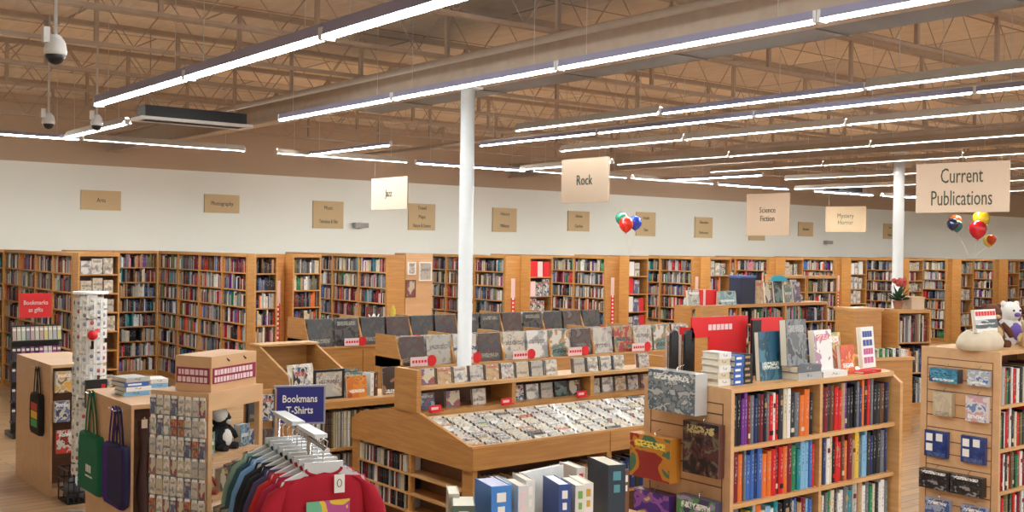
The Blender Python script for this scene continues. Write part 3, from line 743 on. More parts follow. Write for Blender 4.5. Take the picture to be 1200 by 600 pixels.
def plush(x, y, z, s, rz, fur, belly, lab, face=None, name='plush_toy', ears='round'):
    t = thing(name, lab, 'plush toy', (x, y, z), rz)
    b = MB(fur); b.lathe([(.10*s, 0), (.30*s, .04*s), (.36*s, .22*s), (.30*s, .48*s), (.18*s, .62*s), (.08*s, .66*s)], 16, 0, (0,0,0), 1, .85)
    b.build('body', t)
    h = MB(face or fur); h.ball((0, -.02*s, .80*s), .25*s, n=16, m=10); hd = h.build('head', t)
    MB(belly).ball((0, -.17*s, .30*s), .21*s, n=14, m=8, sy=.75, sz=1.2).build('belly', t)
    for q in (-1, 1): MB(BLACK).ball((q*.09*s, -.25*s, .84*s), .028*s, n=8, m=6).build('eye', hd)
    MB(belly).ball((0, -.26*s, .74*s), .08*s, n=10, m=8, sz=.7).build('muzzle', hd)
    for q in (-1, 1):
        MB(fur).tube([(q*.26*s, -.05*s, .54*s), (q*.42*s, -.12*s, .38*s), (q*.44*s, -.2*s, .24*s)], [.09*s, .08*s, .06*s], 8).build('arm', t)
        MB(fur).tube([(q*.18*s, -.12*s, .08*s), (q*.24*s, -.38*s, .08*s)], [.11*s, .10*s], 8).build('leg', t)
        if ears: MB(fur).ball((q*.19*s, 0, .99*s), .08*s, n=10, m=6, sy=.6).build('ear', hd)
    return t
P_ = plain
BRN = P_('brown_plush', (.12, .04, .02), .95, noise=.3, scale=60); TANP = P_('tan_plush', (.50,.33,.16), .95, noise=.2, scale=60)
plush(8.57, 4.50, T1, .33, -.5, BRN, TANP, 'brown plush bear sitting beside the cloth bag')
plush(8.92, 4.52, T1, .34, -.4, P_('white_plush', (.72,.70,.66), .95, noise=.15, scale=60), P_('violet_plush', (.16,.10,.38), .95), 'white plush toy with violet belly at the right edge')
plush(8.72, 4.27, T1, .20, -.6, TANP, P_('yellow_plush', (.6,.42,.08), .95), 'small tan plush toy in front of the brown bear')
plush(8.96, 4.28, T1, .22, -.3, P_('violet_plush', (.16,.10,.38)), P_('white_plush', (.72,.70,.66)), 'small violet plush toy at the right edge')

# ---------------------------------------------------------------- the long island of disc bins
IX0, IX1 = 4.57, 7.26
t = thing('disc_bin_island', 'long oak island with sloping bins of disc cases, centre of the photo', 'display island', (IX0, 0, 0))
L_ = IX1 - IX0
poly = [(6.21, 1.0), (6.90, 1.165), (7.26, 1.165), (7.77, 1.07), (7.92, 1.0), (7.92, .83), (6.21, .83)]
MB(OAK).prism(poly, 0, .028, 'x').build('end_panel', t)
MB(OAK).prism(poly, L_ - .028, L_, 'x').build('end_panel', t)
MB(OAK).box((.0, 6.195, .84), (L_/2 - .005, 6.21, 1.0)).build('front_board', t)
MB(OAK).box((L_/2 + .005, 6.195, .84), (L_, 6.21, 1.0)).build('front_board', t)
MB(OAKL).box((0, 6.205, 1.0), (L_, 6.235, 1.012)).build('front_lip', t)
MB(OAK).prism([(6.235, .925), (6.93, 1.08), (6.93, 1.06), (6.235, .905)], .028, L_ - .028, 'x').build('sloped_deck', t)
MB(OAK).box((.028, 7.3, .85), (L_ - .028, 7.90, .98)).build('rear_deck', t)
# base: corner posts, boards, open shelves under the left end
for (y, w_) in ((6.21, .13), (7.80, .12), (7.02, .035)):
    MB(OAK).box((.01, y, 0), (.05, y + w_, .84)).build('post', t)
for z in (.68, .53, .39, .24, .10):
    MB(OAKL).box((.0, 6.34, z - .015), (.16, 7.80, z)).build('end_shelf', t)
MB(OAKD).box((.16, 6.34, .02), (.175, 7.80, .84)).build('inner_panel', t)
for x in (L_/2 - .02, L_ - .05): MB(OAK).box((x, 6.21, 0), (x + .05, 6.45, .84)).build('post', t)
MB(OAK).box((.05, 6.25, .08), (L_ - .05, 6.55, .10)).build('lower_shelf', t)
MB(OAK).box((.05, 6.25, .48), (L_ - .05, 6.55, .50)).build('lower_shelf', t)
MB(OAKD).box((.175, 6.56, 0), (L_ - .03, 6.575, .84)).build('inner_panel', t)
# superstructure
MB(OAK).box((-.01, 6.92, 1.165), (.03, 7.24, 1.49)).build('upright', t)
MB(OAK).box((L_ - .02, 6.92, 1.165), (L_ + .02, 7.24, 1.46)).build('upright', t)
for x in (.95, 1.82): MB(OAK).box((x - .02, 6.93, 1.165), (x + .02, 7.22, 1.335)).build('divider', t)
MB(OAKL).box((.03, 6.92, 1.335), (L_ - .02, 7.22, 1.36)).build('shelf', t)
MB(OAK).box((.028, 6.91, 1.13), (L_ - .02, 7.24, 1.165)).build('shelf', t)
MB(OAKD).box((.03, 7.22, 1.165), (L_ - .02, 7.235, 1.335)).build('back_panel', t)

# disc cases
CDM = []
def disc_mesh(mt, th=.010):
    b = MB(mt, PAPER, BLACK)
    b.box((-.071, 0, 0), (.071, th, .125), 0, skip='', uvf='f')
    b.box((-.071, -.0008, 0), (-.060, 0, .125), 2)
    b.box((-.059, .001, .1235), (.070, th - .001, .1262), 1)
    return b.mesh('disc_case')
for a in LIGHTARTS * 2 + ARTS[:12]: CDM.append(disc_mesh(a))
CDN = (['pale'] * 20 + ['colourful'] * 12)
def disc(x, y, z, lean, rz, lab, group, r, light=.75):
    i = r.randrange(20) if r.random() < light else 20 + r.randrange(12)
    o = put('disc_case', CDM[i], None, (x, y, z), (-lean, 0, rz))
    tag(o, '%s disc case %s' % (CDN[i], lab), 'disc case', group)
rc = random.Random(9)
NC = 17; pitch = (L_ - .09) / NC
for c in range(NC):
    for q in range(12):
        y = 6.245 + q * .049
        z = .925 + (y - 6.235) * (.155 / .695) + .004
        disc(IX0 + .045 + (c + .5) * pitch + rc.uniform(-.003, .003), y, z, math.radians(52 + rc.uniform(-2, 2)), rc.uniform(-.01, .01),
             'in the sloping bins, %s column from left, %s row from front' % (ordi(c), ordi(q)), 'disc cases in the sloping bins', rc, .82)
for c in range(16):
    if c % 5 == 4 and c > 5: continue
    for q in range(2):
        disc(IX0 + .14 + c * .159, 7.0 + q * .022, 1.361, .14, rc.uniform(-.05, .05), 'on the island ledge, %s from the left, %s' % (ordi(c), ['front one', 'rear one'][q]), 'disc cases on the island ledge', rc, .7)
for c, x in enumerate([.16, .40, .66, 1.06, 1.22, 1.38, 1.54, 1.70, 1.93, 2.09, 2.25, 2.41, 2.57]):
    disc(IX0 + x, 7.02 + .0, 1.166, .12, rc.uniform(-.04, .04), 'in the low shelf under the island ledge, %s from the left' % ordi(c), 'disc cases in the island shelf', rc, .6)
# disc spines in the left end of the island (faces -x)
SPINES = {}
def spine_mesh(cn):
    if cn not in SPINES:
        b = MB(bookmat(cn)); b.box((-.006, 0, 0), (.006, .14, .125), uvf='f'); SPINES[cn] = b.mesh('disc_case')
    return SPINES[cn]
for si, z in enumerate([.68, .53, .39]):
    y = 7.79; i = 0
    while y > 7.10:
        cn = rc.choice(['white', 'pale grey', 'slate grey', 'charcoal', 'cream', 'black', 'maroon'])
        o = put('disc_case', spine_mesh(cn), None, (IX0 + .012, y, z), (0, 0, -PI/2))
        tag(o, '%s disc spine, %s from left, %s shelf of the island end' % (cn, ordi(i), ['top', 'second', 'third'][si]), 'disc case', 'disc spines in the island end')
        y -= rc.uniform(.022, .03); i += 1
# books under the island front
shelve(rotz(0, 0, 0), IX0 + .08, IX0 + L_/2 - .05, 6.27, .50, .26, .16, 'dark shelf under the left half of the island', 'books under the island', seed=91, pal=['cream', 'tan', 'pale grey', 'brown', 'charcoal', 'white'])
shelve(rotz(0, 0, 0), IX0 + L_/2 + .05, IX0 + L_ - .1, 6.27, .50, .27, .16, 'dark shelf under the right half of the island', 'books under the island', seed=92, pal=['black', 'navy', 'charcoal', 'navy', 'blue'], thick=(.04, .06))

# little red and white price cards
def shelf_tag(x, y, z, lab, rz=0, s=1.0):
    t = thing('bin_card', lab, 'card', (x, y, z), rz, 'red and white cards on the record bins')
    MB(PINKW).box((-.14*s, 0, 0), (.05*s, .004, .085*s)).build('card', t)
    MB(RED).prism([(.095*s + .052*s * math.cos(a), .045*s + .052*s * math.sin(a)) for a in [2*PI*k/14 for k in range(14)]], -.001, .005, 'y').build('red_disc', t)
    b = MB(RED)
    for i in range(5): b.box(((-.12 + i*.033)*s, -.001, .03*s), ((-.097 + i*.033)*s, 0, .055*s))
    b.build('printed_marks', t)
for i, (x, y, z, lab) in enumerate([(4.72, 6.90, 1.165, 'at the left end of the sloping bins'), (5.42, 6.90, 1.166, 'at the first divider of the sloping bins'), (6.24, 6.90, 1.166, 'before the second divider of the sloping bins')]):
    t = thing('bin_card', 'small bent red card ' + lab, 'card', (x, y, z), .1)
    MB(RED).box((-.06, 0, 0), (.06, .005, .05)).prism([(-.03, 0), (.0, 0), (.0, .004), (-.03, .012)], -.06, .06, 'x').build('card', t)
    MB(PINKW).box((-.04, -.001, .015), (.03, 0, .035)).build('printed_marks', t)

# ---------------------------------------------------------------- record racks behind the island
def lp_mesh(mt): 
    b = MB(mt, PAPER); b.box((-.155, 0, 0), (.155, .004, .31), uvf='f'); b.box((-.154, .0005, .3095), (.154, .0035, .3105), 1); return b.mesh('record_album')
LPD = [lp_mesh(a) for a in DARKARTS]; LPC = [lp_mesh(a) for a in ARTS]; LPL = [lp_mesh(a) for a in LIGHTARTS]
rl = random.Random(21)
def record_rack(x0, n, y, zb, lab, w_=.345, depth=.55):
    t = thing('record_rack', lab, 'record rack', (x0, y, 0))
    L_ = n * w_
    MB(OAK).box((0, 0, 0), (L_, .02, zb)).build('front_panel', t)
    MB(OAK).box((0, .02, 0), (.03, depth, zb + .1)).build('side_panel', t)
    MB(OAK).box((L_ - .03, .02, 0), (L_, depth, zb + .1)).build('side_panel', t)
    MB(OAK).box((.03, .02, zb - .03), (L_ - .03, depth, zb - .01)).build('deck', t)
    MB(OAKL).box((-.01, -.015, zb), (L_ + .01, .012, zb + .02)).build('front_rail', t)
    MB(OAK).box((.03, depth - .02, 0), (L_ - .03, depth, zb + .28)).build('back_panel', t)
    b = MB(OAK)
    for i in range(1, n): b.box((i*w_ - .006, .02, zb - .01), (i*w_ + .006, depth - .02, zb + .03))
    b.build('bin_dividers', t)
    for i in range(0, n + 1, 2): MB(OAK).prism([(.03, zb - .01), (depth - .02, zb - .01), (depth - .02, zb + .34), (.14, zb + .34), (.03, zb + .1)], max(.0, i*w_ - .012), min(L_, i*w_ + .012), 'x').build('partition', t)
    b = MB(OAKD)
    for i in range(1, n // 2 + 1): b.box((i*w_*2 - .004, -.0015, .05), (i*w_*2 + .004, 0, zb - .03))
    b.build('panel_seams', t)
    return t
def fill_records(x0, n, y, zb, what, w_=.345, dark=.6, per=3):
    for i in range(n):
        for q in range(per):
            k = rl.random()
            if k < dark: me = rl.choice(LPD); nm = 'dark'
            elif k < dark + .25: me = rl.choice(LPC); nm = 'colourful'
            else: me = rl.choice(LPL); nm = 'pale'
            if q == 0 and i in (): pass
            o = put('record_album', me, None, (x0 + (i + .5) * w_ + rl.uniform(-.003, .003), y + .05 + q * .05, zb - .009), (-.13, 0, 0))
            tag(o, '%s record sleeve %s, %s bin from left, %s' % (nm, what, ordi(i), ['front sleeve', 'second sleeve', 'third sleeve'][q]), 'record', 'records face out in the racks')
record_rack(5.68, 13, 10.80, 1.27, 'farther long oak record rack with mostly dark sleeves')
fill_records(5.68, 13, 10.80, 1.30, 'in the farther long rack', dark=.8)
record_rack(6.10, 13, 9.55, 1.15, 'nearer long oak record rack just behind the white column')
fill_records(6.10, 13, 9.55, 1.18, 'in the nearer long rack', dark=.25)
for i, x in enumerate([6.25, 7.0, 7.95, 9.05, 10.0]):
    shelf_tag(x, 10.77, 1.295, 'pale card with red disc, farther record rack, %s from left' % ordi(i))
for i, x in enumerate([6.05 + .3, 6.95, 7.72, 8.55, 9.6]):
    shelf_tag(x, 9.52, 1.175, 'pale card with red disc, nearer record rack, %s from left' % ordi(i), s=1.15)
# small colourful figure on the farther rack
def figurine(x, y, z, s, lab):
    t = thing('figurine', lab, 'figurine', (x, y, z))
    MB(P_('blue_vinyl', (.03,.16,.30), .4)).lathe([(.09*s, 0), (.11*s, .05*s), (.10*s, .3*s), (.05*s, .48*s)], 14).build('base_cone', t)
    MB(PAPER).lathe([(.05*s, .48*s), (.12*s, .6*s), (.10*s, .85*s), (.03*s, 1.0*s)], 14).build('white_top', t)
    for q in (-1, 1): MB(PAPER).tube([(q*.07*s, 0, .75*s), (q*.2*s, 0, .98*s)], [.045*s, .02*s], 8).build('arm', t)
figurine(6.75, 11.2, 1.26, .36, 'blue and white figure standing on the farther record rack')
t = thing('figurine', 'slim yellow figure right of the blue and white one', 'figurine', (7.02, 11.2, 1.26))
MB(P_('yellow_vinyl', (.7,.5,.05), .4)).lathe([(.1, 0), (.08, .03), (.03, .08), (.03, .4), (.01, .46)], 12).build('body', t)
MB(P_('yellow_vinyl', (.7,.5,.05), .4)).tube([(-.07, 0, .2), (.07, 0, .28)], .02, 8).build('arm', t)

# low record shelf in front of the racks
LX0, LX1, LY = 4.15, 6.05, 8.25
t = thing('record_shelf', 'low oak record shelf packed with sleeve spines behind the shirt rack', 'shelf', (LX0, LY, 0))
Wd = LX1 - LX0
MB(OAK).box((-.02, -.02, 1.03), (Wd, .5, 1.09)).build('top_panel', t)
MB(OAK).box((0, 0, 0), (.03, .48, 1.03)).build('side_panel', t); MB(OAK).box((Wd - .03, 0, 0), (Wd, .48, 1.03)).build('side_panel', t)
MB(OAKD).box((.03, .46, 0), (Wd - .03, .48, 1.03)).build('back_panel', t)
for z in (.68, .31, .06): MB(OAK).box((.03, .0, z - .025), (Wd - .03, .46, z)).build('shelf', t)
LS = {}
x = LX0 + .035; i = 0
for si, (z, n) in enumerate(((.68, 0), (.31, 0))):
    x = LX0 + .035; i = 0
    while x < LX0 + 1.25:
        cn = rl.choice(['tan', 'cream', 'brown', 'pale grey', 'white', 'slate grey', 'olive', 'charcoal', 'brown', 'cream'])
        w_ = rl.choice([.008, .012, .016])
        if (cn, w_) not in LS:
            b = MB(bookmat(cn)); b.box((-w_/2, 0, 0), (w_/2, .31, .31), uvf='f'); LS[(cn, w_)] = b.mesh('record_album')
        o = put('record_album', LS[(cn, w_)], None, (x + w_/2, LY + .02 + rl.uniform(0, .03), z), (0, 0, 0))
        tag(o, '%s record spine, %s from left, %s level of the low shelf' % (cn, ordi(i), ['upper', 'lower'][si]), 'record', 'record spines on the low shelf')
        x += w_ + rl.choice([.002, .002, .008]); i += 1
        if i > 70: break
LT = 1.09
picture(4.62, 8.42, LT, .30, .26, LIGHTARTS[7], BLACK, 'black framed pale picture standing on the low record shelf')
face_book(4.40, 8.5, LT, .14, .28, .03, ARTS[3], 'dark cover standing behind the framed picture', lean=.1)
for i in range(3):
    face_book(4.88, 8.36 + i*.05, LT, .20 - i*.01, .19 + i*.03, .03, [A_('orange_cover', (.65,.18,.03), (.7,.28,.05), (.4,.08,.02), 2, .3, seed=31), ARTS[2], ARTS[9]][i], '%s cover in the little group right of the framed picture' % ['orange', 'second', 'rearmost'][i], lean=.1)
shelve(rotz(0, 0, 0), 5.02, 5.12, 8.36, LT, .22, .16, 'standing between the orange cover and the dark portrait cover', 'books on the low record shelf', seed=5, cols=['white', 'brown', 'cream'])
face_book(5.28, 8.38, LT, .24, .25, .02, A_('portrait_print', (.05,.03,.02), (.35,.18,.1), (.1,.05,.03), 1.6, .1, seed=33), 'dark portrait cover at the right end of the low shelf top', lean=.1)

# sloping bin left of the low shelf
def tilt_bin(x, y, lab):
    t = thing('sloping_bin', lab, 'bin', (x, y, 0), 0)
    W = .62
    pl = [(0, 0), (1.15, 0), (1.15, 1.42), (.95, 1.42), (0, 1.08)]
    MB(OAK).prism(pl, W, W + .025, 'x').build('side_panel', t)
    MB(OAK).prism(pl, 0, .025, 'x').build('side_panel', t)
    MB(OAK).box((.025, .0, 0), (W, .02, 1.02)).build('front_panel', t)
    MB(OAK).box((.025, 1.13, 0), (W, 1.15, 1.42)).build('back_panel', t)
    MB(OAK).box((.025, .02, .86), (W, 1.13, .88)).build('deck', t)
    MB(OAKL).box((-.005, .93, 1.42), (W + .03, 1.16, 1.44)).build('top_rail', t)
tilt_bin(4.68, 9.0, 'oak bin with sloping side panels left of the framed picture')
for i in range(9):
    o = put('record_album', rl.choice(LPD + LPC[:3]), None, (4.68 + .32 + rl.uniform(-.08, .08), 9.3 + i*.07, .88), (-.12, 0, rl.uniform(-.05, .05)))
    tag(o, 'record sleeve leaning in the sloping bin, %s from the front' % ordi(i), 'record', 'records in the sloping bin')
tag(put('record_album', LPL[2], None, (4.83, 9.25, 1.0), (-.3, 0, .2)), 'pale sleeve leaning crooked at the front of the sloping bin', 'record')

# ---------------------------------------------------------------- shirt rack
HANG = P_('hanger_plastic', (.72, .75, .76), .25, alpha=.8)
t = thing('garment_rack', 'chrome garment rack carrying the shirts, left foreground', 'rack', (2.60, 4.75, 0), -.20)
MB(CHROME).tube([(0, -.02, 1.43), (0, .95, 1.47)], .014, 10).build('rail', t)
for y in (.29, .92):
    MB(CHROME).tube([(0, y, .05), (0, y, 1.47)], .013, 8).build('post', t)
    MB(CHROME).tube([(-.28, y, .03), (.28, y, .03)], .014, 8).build('foot', t)
MB(CHROME).tube([(0, .29, .2), (0, .92, .2)], .010, 8).build('lower_bar', t)
MB(HANG).box((-.035, .08, 1.475), (.03, .42, 1.495)).build('size_strip', t)
MB(HANG).box((-.035, .5, 1.475), (.035, .9, 1.495)).build('size_strip', t)
def hanger(x, y, z, lab):
    t = thing('clothes_hanger', lab, 'hanger', (x, y, z), -.2, 'white hangers on the garment rack')
    b = MB(HANG)
    for q in (-1, 1): b.prism([(0, 0), (q*.21, -.085), (q*.22, -.115), (q*.20, -.115), (0, -.03)], -.011, .011, 'y')
    b.box((-.10, -.012, -.06), (.10, .012, .0)); b.build('arms', t)
    MB(CHROME).tube([(0, 0, -.01), (0, 0, .06), (.018, 0, .075), (.022, 0, .10), (.0, 0, .117), (-.02, 0, .10)], .003, 6).build('hook', t)
def shirt(x, y, z, mt, lab, rz=0.0, seed=0):
    r = random.Random(seed)
    t = thing('t_shirt', lab, 'shirt', (x, y, z), rz)
    # body: closed loops from the shoulder line down to the hem
    lv = [(.00, .105, .014), (-.02, .15, .02), (-.05, .225, .026), (-.11, .245, .034), (-.20, .235, .04), (-.32, .23, .045), (-.48, .235, .05), (-.66, .245, .055), (-.70, .245, .05)]
    b = MB(mt); n = 28; ph = [r.uniform(0, 6) for _ in range(3)]
    for z_, hw, hd in lv:
        for k in range(n):
            a = 2*PI*k/n; f = min(1, -z_/.5)
            cx = math.copysign(abs(math.cos(a))**.7, math.cos(a)); sy = math.sin(a)
            fold = f * .016 * math.sin(cx*9 + ph[0] + z_*2) + f * .008 * math.sin(cx*17 + ph[1])
            neck = -.035 * (1 - min(1, abs(cx*hw)/.09)**2) if z_ > -.01 and sy < 0 else 0
            b.v.append((cx*hw, sy*hd + fold, z_ + neck - (.03 * abs(cx) if z_ > -.03 else 0)))
    for i in range(len(lv) - 1):
        for k in range(n):
            b.f.append((i*n + k, i*n + (k+1) % n, (i+1)*n + (k+1) % n, (i+1)*n + k)); b.mi.append(0); b.smooth.append(True); b.uv.extend([(.02,.02)]*4)
    b.f.append(tuple(range(n))); b.mi.append(0); b.smooth.append(True); b.uv.extend([(.02,.02)]*n)
    b.build('body', t)
    for q in (-1, 1):
        s = MB(mt); path = [(q*.17, 0, -.055), (q*.235, 0, -.10), (q*.275, -.01, -.20), (q*.295, -.015, -.31)]
        rr = [(.035, .05), (.04, .075), (.04, .085), (.036, .085)]
        m_ = 14; base = 0
        for (p, (ry, rx)) in zip(path, rr):
            for k in range(m_):
                a = 2*PI*k/m_; s.v.append((p[0] + rx*.72*math.cos(a), p[1] + ry*math.sin(a), p[2] - q*.25*rx*math.cos(a)))
        for i in range(3):
            for k in range(m_): s.f.append((i*m_ + k, i*m_ + (k+1) % m_, (i+1)*m_ + (k+1) % m_, (i+1)*m_ + k)); s.mi.append(0); s.smooth.append(True); s.uv.extend([(.02,.02)]*4)
        s.build('sleeve', t)
    # neckband
    c = MB(mt); c.tube([(.095*math.cos(a), -.018 + .006*math.sin(a), -.038*math.sin(a) + .0) for a in [PI*k/10 for k in range(11)]], .008, 6); c.build('neckband', t)
    return t
def cloth(nm, c): return P_('jersey_' + nm, tuple(q*.8 for q in c), .9, noise=.08, scale=90)
SH = [('red', (.50, .008, .03), 'front red shirt with a picture print and a white tag'), ('deep_red', (.42, .006, .05), 'second red shirt, just behind the printed one'), ('bright_red', (.60, .015, .015), 'bright red shirt, third from the front'),
      ('plum', (.075, .05, .13), 'plum blue shirt between the red and black ones'), ('black', (.01, .01, .018), 'black shirt in the middle of the rack'), ('black_second', (.012, .012, .02), 'second black shirt in front of the light blue one'),
      ('light_blue', (.18, .38, .68), 'light blue shirt behind the black ones'), ('dark_teal', (.03, .09, .13), 'dark teal shirt behind the light blue one'), ('sage', (.23, .36, .26), 'sage green shirt at the back of the rack')]
for i, (nm, c, lab) in enumerate(SH):
    sx_ = 2.60 + .199*(.05 + i*.096); y = 4.75 + .98*(.05 + i*.096)
    hanger(sx_, y, 1.362, 'pale hanger of the %s' % lab.split(' with')[0])
    s = shirt(sx_, y, 1.332, cloth(nm, c), lab, -.2, i); s.scale = (.97, .85, .97)
    if i == 0:
        b = MB(A_('shirt_print', (.15,.5,.3), (.8,.55,.05), (.5,.08,.3), 1.1, .05, seed=41)); b.box((-.10, -.056, -.36), (.13, -.054, -.16), uvf='f'); b.build('picture_print', s.children[0])
        b = MB(PAPER); b.box((.045, -.058, -.125), (.10, -.055, -.03)); wt = b.build('white_tag', s)
        b = MB(INK); b.tube([(.072 + .012*math.cos(a), -.0585, -.075 + .02*math.sin(a)) for a in [2*PI*k/10 for k in range(11)]], .002, 4); b.build('tag_mark', wt)

# ---------------------------------------------------------------- tower display left of the shirts
TB = Vector((2.42, 5.78)); ta = math.radians(30)
t = thing('display_tower', 'four-sided tan merchandise tower with a lettered top box', 'display tower', (TB.x, TB.y, 0), ta)
TW, TD, TH = .52, .40, 1.6
MB(TAN).box((0, .0, 1.50), (TW, TD, TH)).build('top_panel', t)
for (x, y) in ((0, 0), (TW - .035, 0), (0, TD - .035), (TW - .035, TD - .035)): MB(TAN).box((x, y, 0), (x + .035, y + .035, 1.5)).build('post', t)
MB(OAKD).box((.035, TD - .03, .05), (TW - .035, TD - .015, 1.5)).build('back_panel', t)
MB(P_('white_pegboard', (.6,.6,.6), .5)).box((.035, .035, .05), (.045, TD - .035, 1.5)).build('side_panel', t)
for z in (1.235, 1.0, .76, .4): MB(TAN).box((.045, .0, z - .018), (TW - .035, TD - .03, z)).build('shelf', t)
MB(TAN).box((0, 0, 0), (TW, TD, .05)).build('base', t)
t2 = thing('header_box', 'tan four-sided header box with wine-red lettered strips on the tower', 'box', (TB.x, TB.y, TH), ta)
bx = MB(TAN).box((.06, .03, 0), (TW - .03, TD - .12, .20)).build('box', t2)
WINE = P_('wine_print', (.28, .02, .06), .5); b = MB(WINE, PINKW)
b.box((.07, .026, .045), (TW - .04, .03, .135)); b.build('lettered_strip', bx)
b = MB(WINE); b.box((.056, .04, .045), (.06, TD - .13, .135)); b.build('lettered_strip', bx)
b = MB(PINKW); r = random.Random(3)
for row in (0, 1):
    x = .085
    while x < TW - .07:
        w_ = r.uniform(.012, .03); b.box((x, .0245, .052 + row*.042), (x + w_, .026, .082 + row*.042)); x += w_ + .008
    y = .055
    while y < TD - .16:
        w_ = r.uniform(.012, .03); b.box((.0545, y, .052 + row*.042), (.056, y + w_, .082 + row*.042)); y += w_ + .008
b.build('lettering', bx)
b = MB(BLACK)
for x in (.2, .36): b.tube([(x, .035, .20), (x, .035, .185), (x + .02, .024, .165)], .005, 5)
b.build('clip', t2)
TM = Matrix.Translation((TB.x, TB.y, 0)) @ Matrix.Rotation(ta, 4, 'Z')
# cards hanging on its left face
CARD = []
for a in LIGHTARTS + [ARTS[1], ARTS[4], ARTS[7], ARTS[10]]:
    b = MB(a, PAPER, CHROME); b.box((-.0225, -.006, 0), (.0225, 0, .092), uvf='f'); b.box((-.016, -.0065, .092), (.016, -.0, .108), 1); b.tube([(0, .012, .100), (0, -.012, .098)], .0015, 4, 2); CARD.append(b.mesh('key_ring_card'))
rk = random.Random(13)
for row in range(12):
    for c in range(8):
        p = TM @ Vector((-.0135, TD - .03 - c*.049 + rk.uniform(-.002, .002), 1.47 - row*.115))
        o = put('key_ring_card', rk.choice(CARD), None, p, (0, 0, ta - PI/2))
        tag(o, 'small card on the tower side, %s row from top, %s column from left' % (ordi(row), ordi(c)), 'card', 'small cards on the tower')
# plush and boxes on the right face
def on_tower(x, y, z): return TM @ Vector((x, y, z))
p = on_tower(.28, .13, 1.235)
t = plush(p.x, p.y, p.z, .225, ta, P_('black_plush', (.012,.012,.015), .95), P_('white_plush', (.72,.70,.66)), 'black and white plush penguin on the top tower shelf', ears=None)
MB(P_('white_plush', (.72,.70,.66))).ball((-.035, -.02, .215), .05, n=12, m=8).build('white_cap', t)
for i, (x, w_, h, c, lab) in enumerate([(.10, .08, .13, (.10,.25,.12), 'green and blue box left of the plush penguin'), (.43, .09, .13, (.08,.2,.42), 'blue box right of the plush penguin')]):
    p = on_tower(x, .06, 1.235); face_book(p.x, p.y, p.z, w_, h, .05, A_('tower_box_%d' % i, c, (.3,.4,.4), (.05,.05,.08), 3, .5, seed=50 + i), lab, rz=ta, lean=0, name='toy_box', cat='box')
p = on_tower(.12, .12, 1.0); plush(p.x, p.y, p.z, .17, ta, P_('rust_plush', (.35,.08,.04), .95, noise=.2, scale=50), TANP, 'rust-red plush toy on the second tower shelf')
for i, x in enumerate((.26, .34, .42)):
    p = on_tower(x, .08, 1.0); face_book(p.x, p.y, p.z, .075, .13 + .01*i, .04, ARTS[(5 + i*3) % 22], 'small box on the second tower shelf, %s after the rust plush' % ordi(i), rz=ta, lean=0, name='toy_box', cat='box')
p = on_tower(.12, .05, .76); face_book(p.x, p.y, p.z, .13, .13, .05, A_('panda_print', (.75,.74,.7), (.05,.05,.05), (.75,.74,.7), 5, .8, seed=60), 'white box with black drawing on the third tower shelf', rz=ta, lean=0, name='toy_box', cat='box')
for i, x in enumerate((.25, .34, .43)):
    p = on_tower(x, .07, .76); face_book(p.x, p.y, p.z, .08, .15, .05, DARKARTS[i], 'dark box on the third tower shelf, %s from the white box' % ordi(i), rz=ta, lean=0, name='toy_box', cat='box')
for i, x in enumerate((.13, .33)):
    p = on_tower(x, .06, .40); face_book(p.x, p.y, p.z, .17, .22, .08, A_('red_box_%d' % i, (.5,.04,.02), (.4,.3,.2), (.1,.05,.04), 2, .7, seed=61 + i), 'red box on the lowest tower shelf, %s one' % ['left', 'right'][i], rz=ta, lean=0, name='toy_box', cat='box')

# narrow rack of packs behind the tower
t = thing('wire_rack', 'narrow wire rack of small packs between tower and blue sign', 'rack', (2.98, 6.5, 0), -.3)
for x in (0, .17): MB(DARKM).tube([(x, 0, 0), (x, 0, 1.5)], .009, 6).build('post', t)
b = MB(DARKM)
for k in range(6): b.tube([(0, 0, .25 + k*.24), (.17, 0, .25 + k*.24)], .005, 5)
b.tube([(0, -.12, .02), (0, .2, .02)], .01, 6); b.tube([(.17, -.12, .02), (.17, .2, .02)], .01, 6); b.build('cross_wires', t)
MB(OAK).box((-.02, .012, .05), (.19, .03, 1.50)).build('back_board', t)
for k in range(5):
    for c in range(2):
        o = face_book(2.98 + (.043 + c*.083)*.955 - .007, 6.5 - (.043 + c*.083)*.296 - .025, .52 + k*.22 - .10, .075, .17, .02, (ARTS + DARKARTS)[(k*7 + c*5) % 30], 'small pack on the narrow wire rack, %s row from bottom, %s one' % (ordi(k), ['left', 'right'][c]), rz=-.3, lean=0, name='hanging_pack', cat='merchandise', group='packs on the wire rack')

# blue sign on its stand
t = thing('sign_stand', 'dark blue framed sign for the shirts, standing behind the garment rack', 'sign', (3.52, 6.82, 0), -.42)
MB(P_('royal_blue_print', (.018, .02, .20), .4)).box((-.165, -.006, 1.20), (.165, .006, 1.45)).build('panel', t)
f = MB(P_('grey_frame', (.35,.36,.42), .35, metal=.5)); e = .012
f.box((-.177, -.012, 1.188), (.177, .012, 1.20)); f.box((-.177, -.012, 1.45), (.177, .012, 1.462)); f.box((-.177, -.012, 1.20), (-.165, .012, 1.45)); f.box((.165, -.012, 1.20), (.177, .012, 1.45)); f.build('frame', t)
text('lettering', 'Bookmans', .072, PAPER, t, (0, -.0085, 1.365), sx=.80, bold=.001); text('lettering', 'T-Shirts', .072, PAPER, t, (0, -.0085, 1.285), sx=.80, bold=.001)
MB(DARKM).tube([(0, 0, .02), (0, 0, 1.19)], .01, 8).build('pole', t)
MB(DARKM).lathe([(.14, 0), (.14, .012), (.02, .03)], 18).build('base', t)

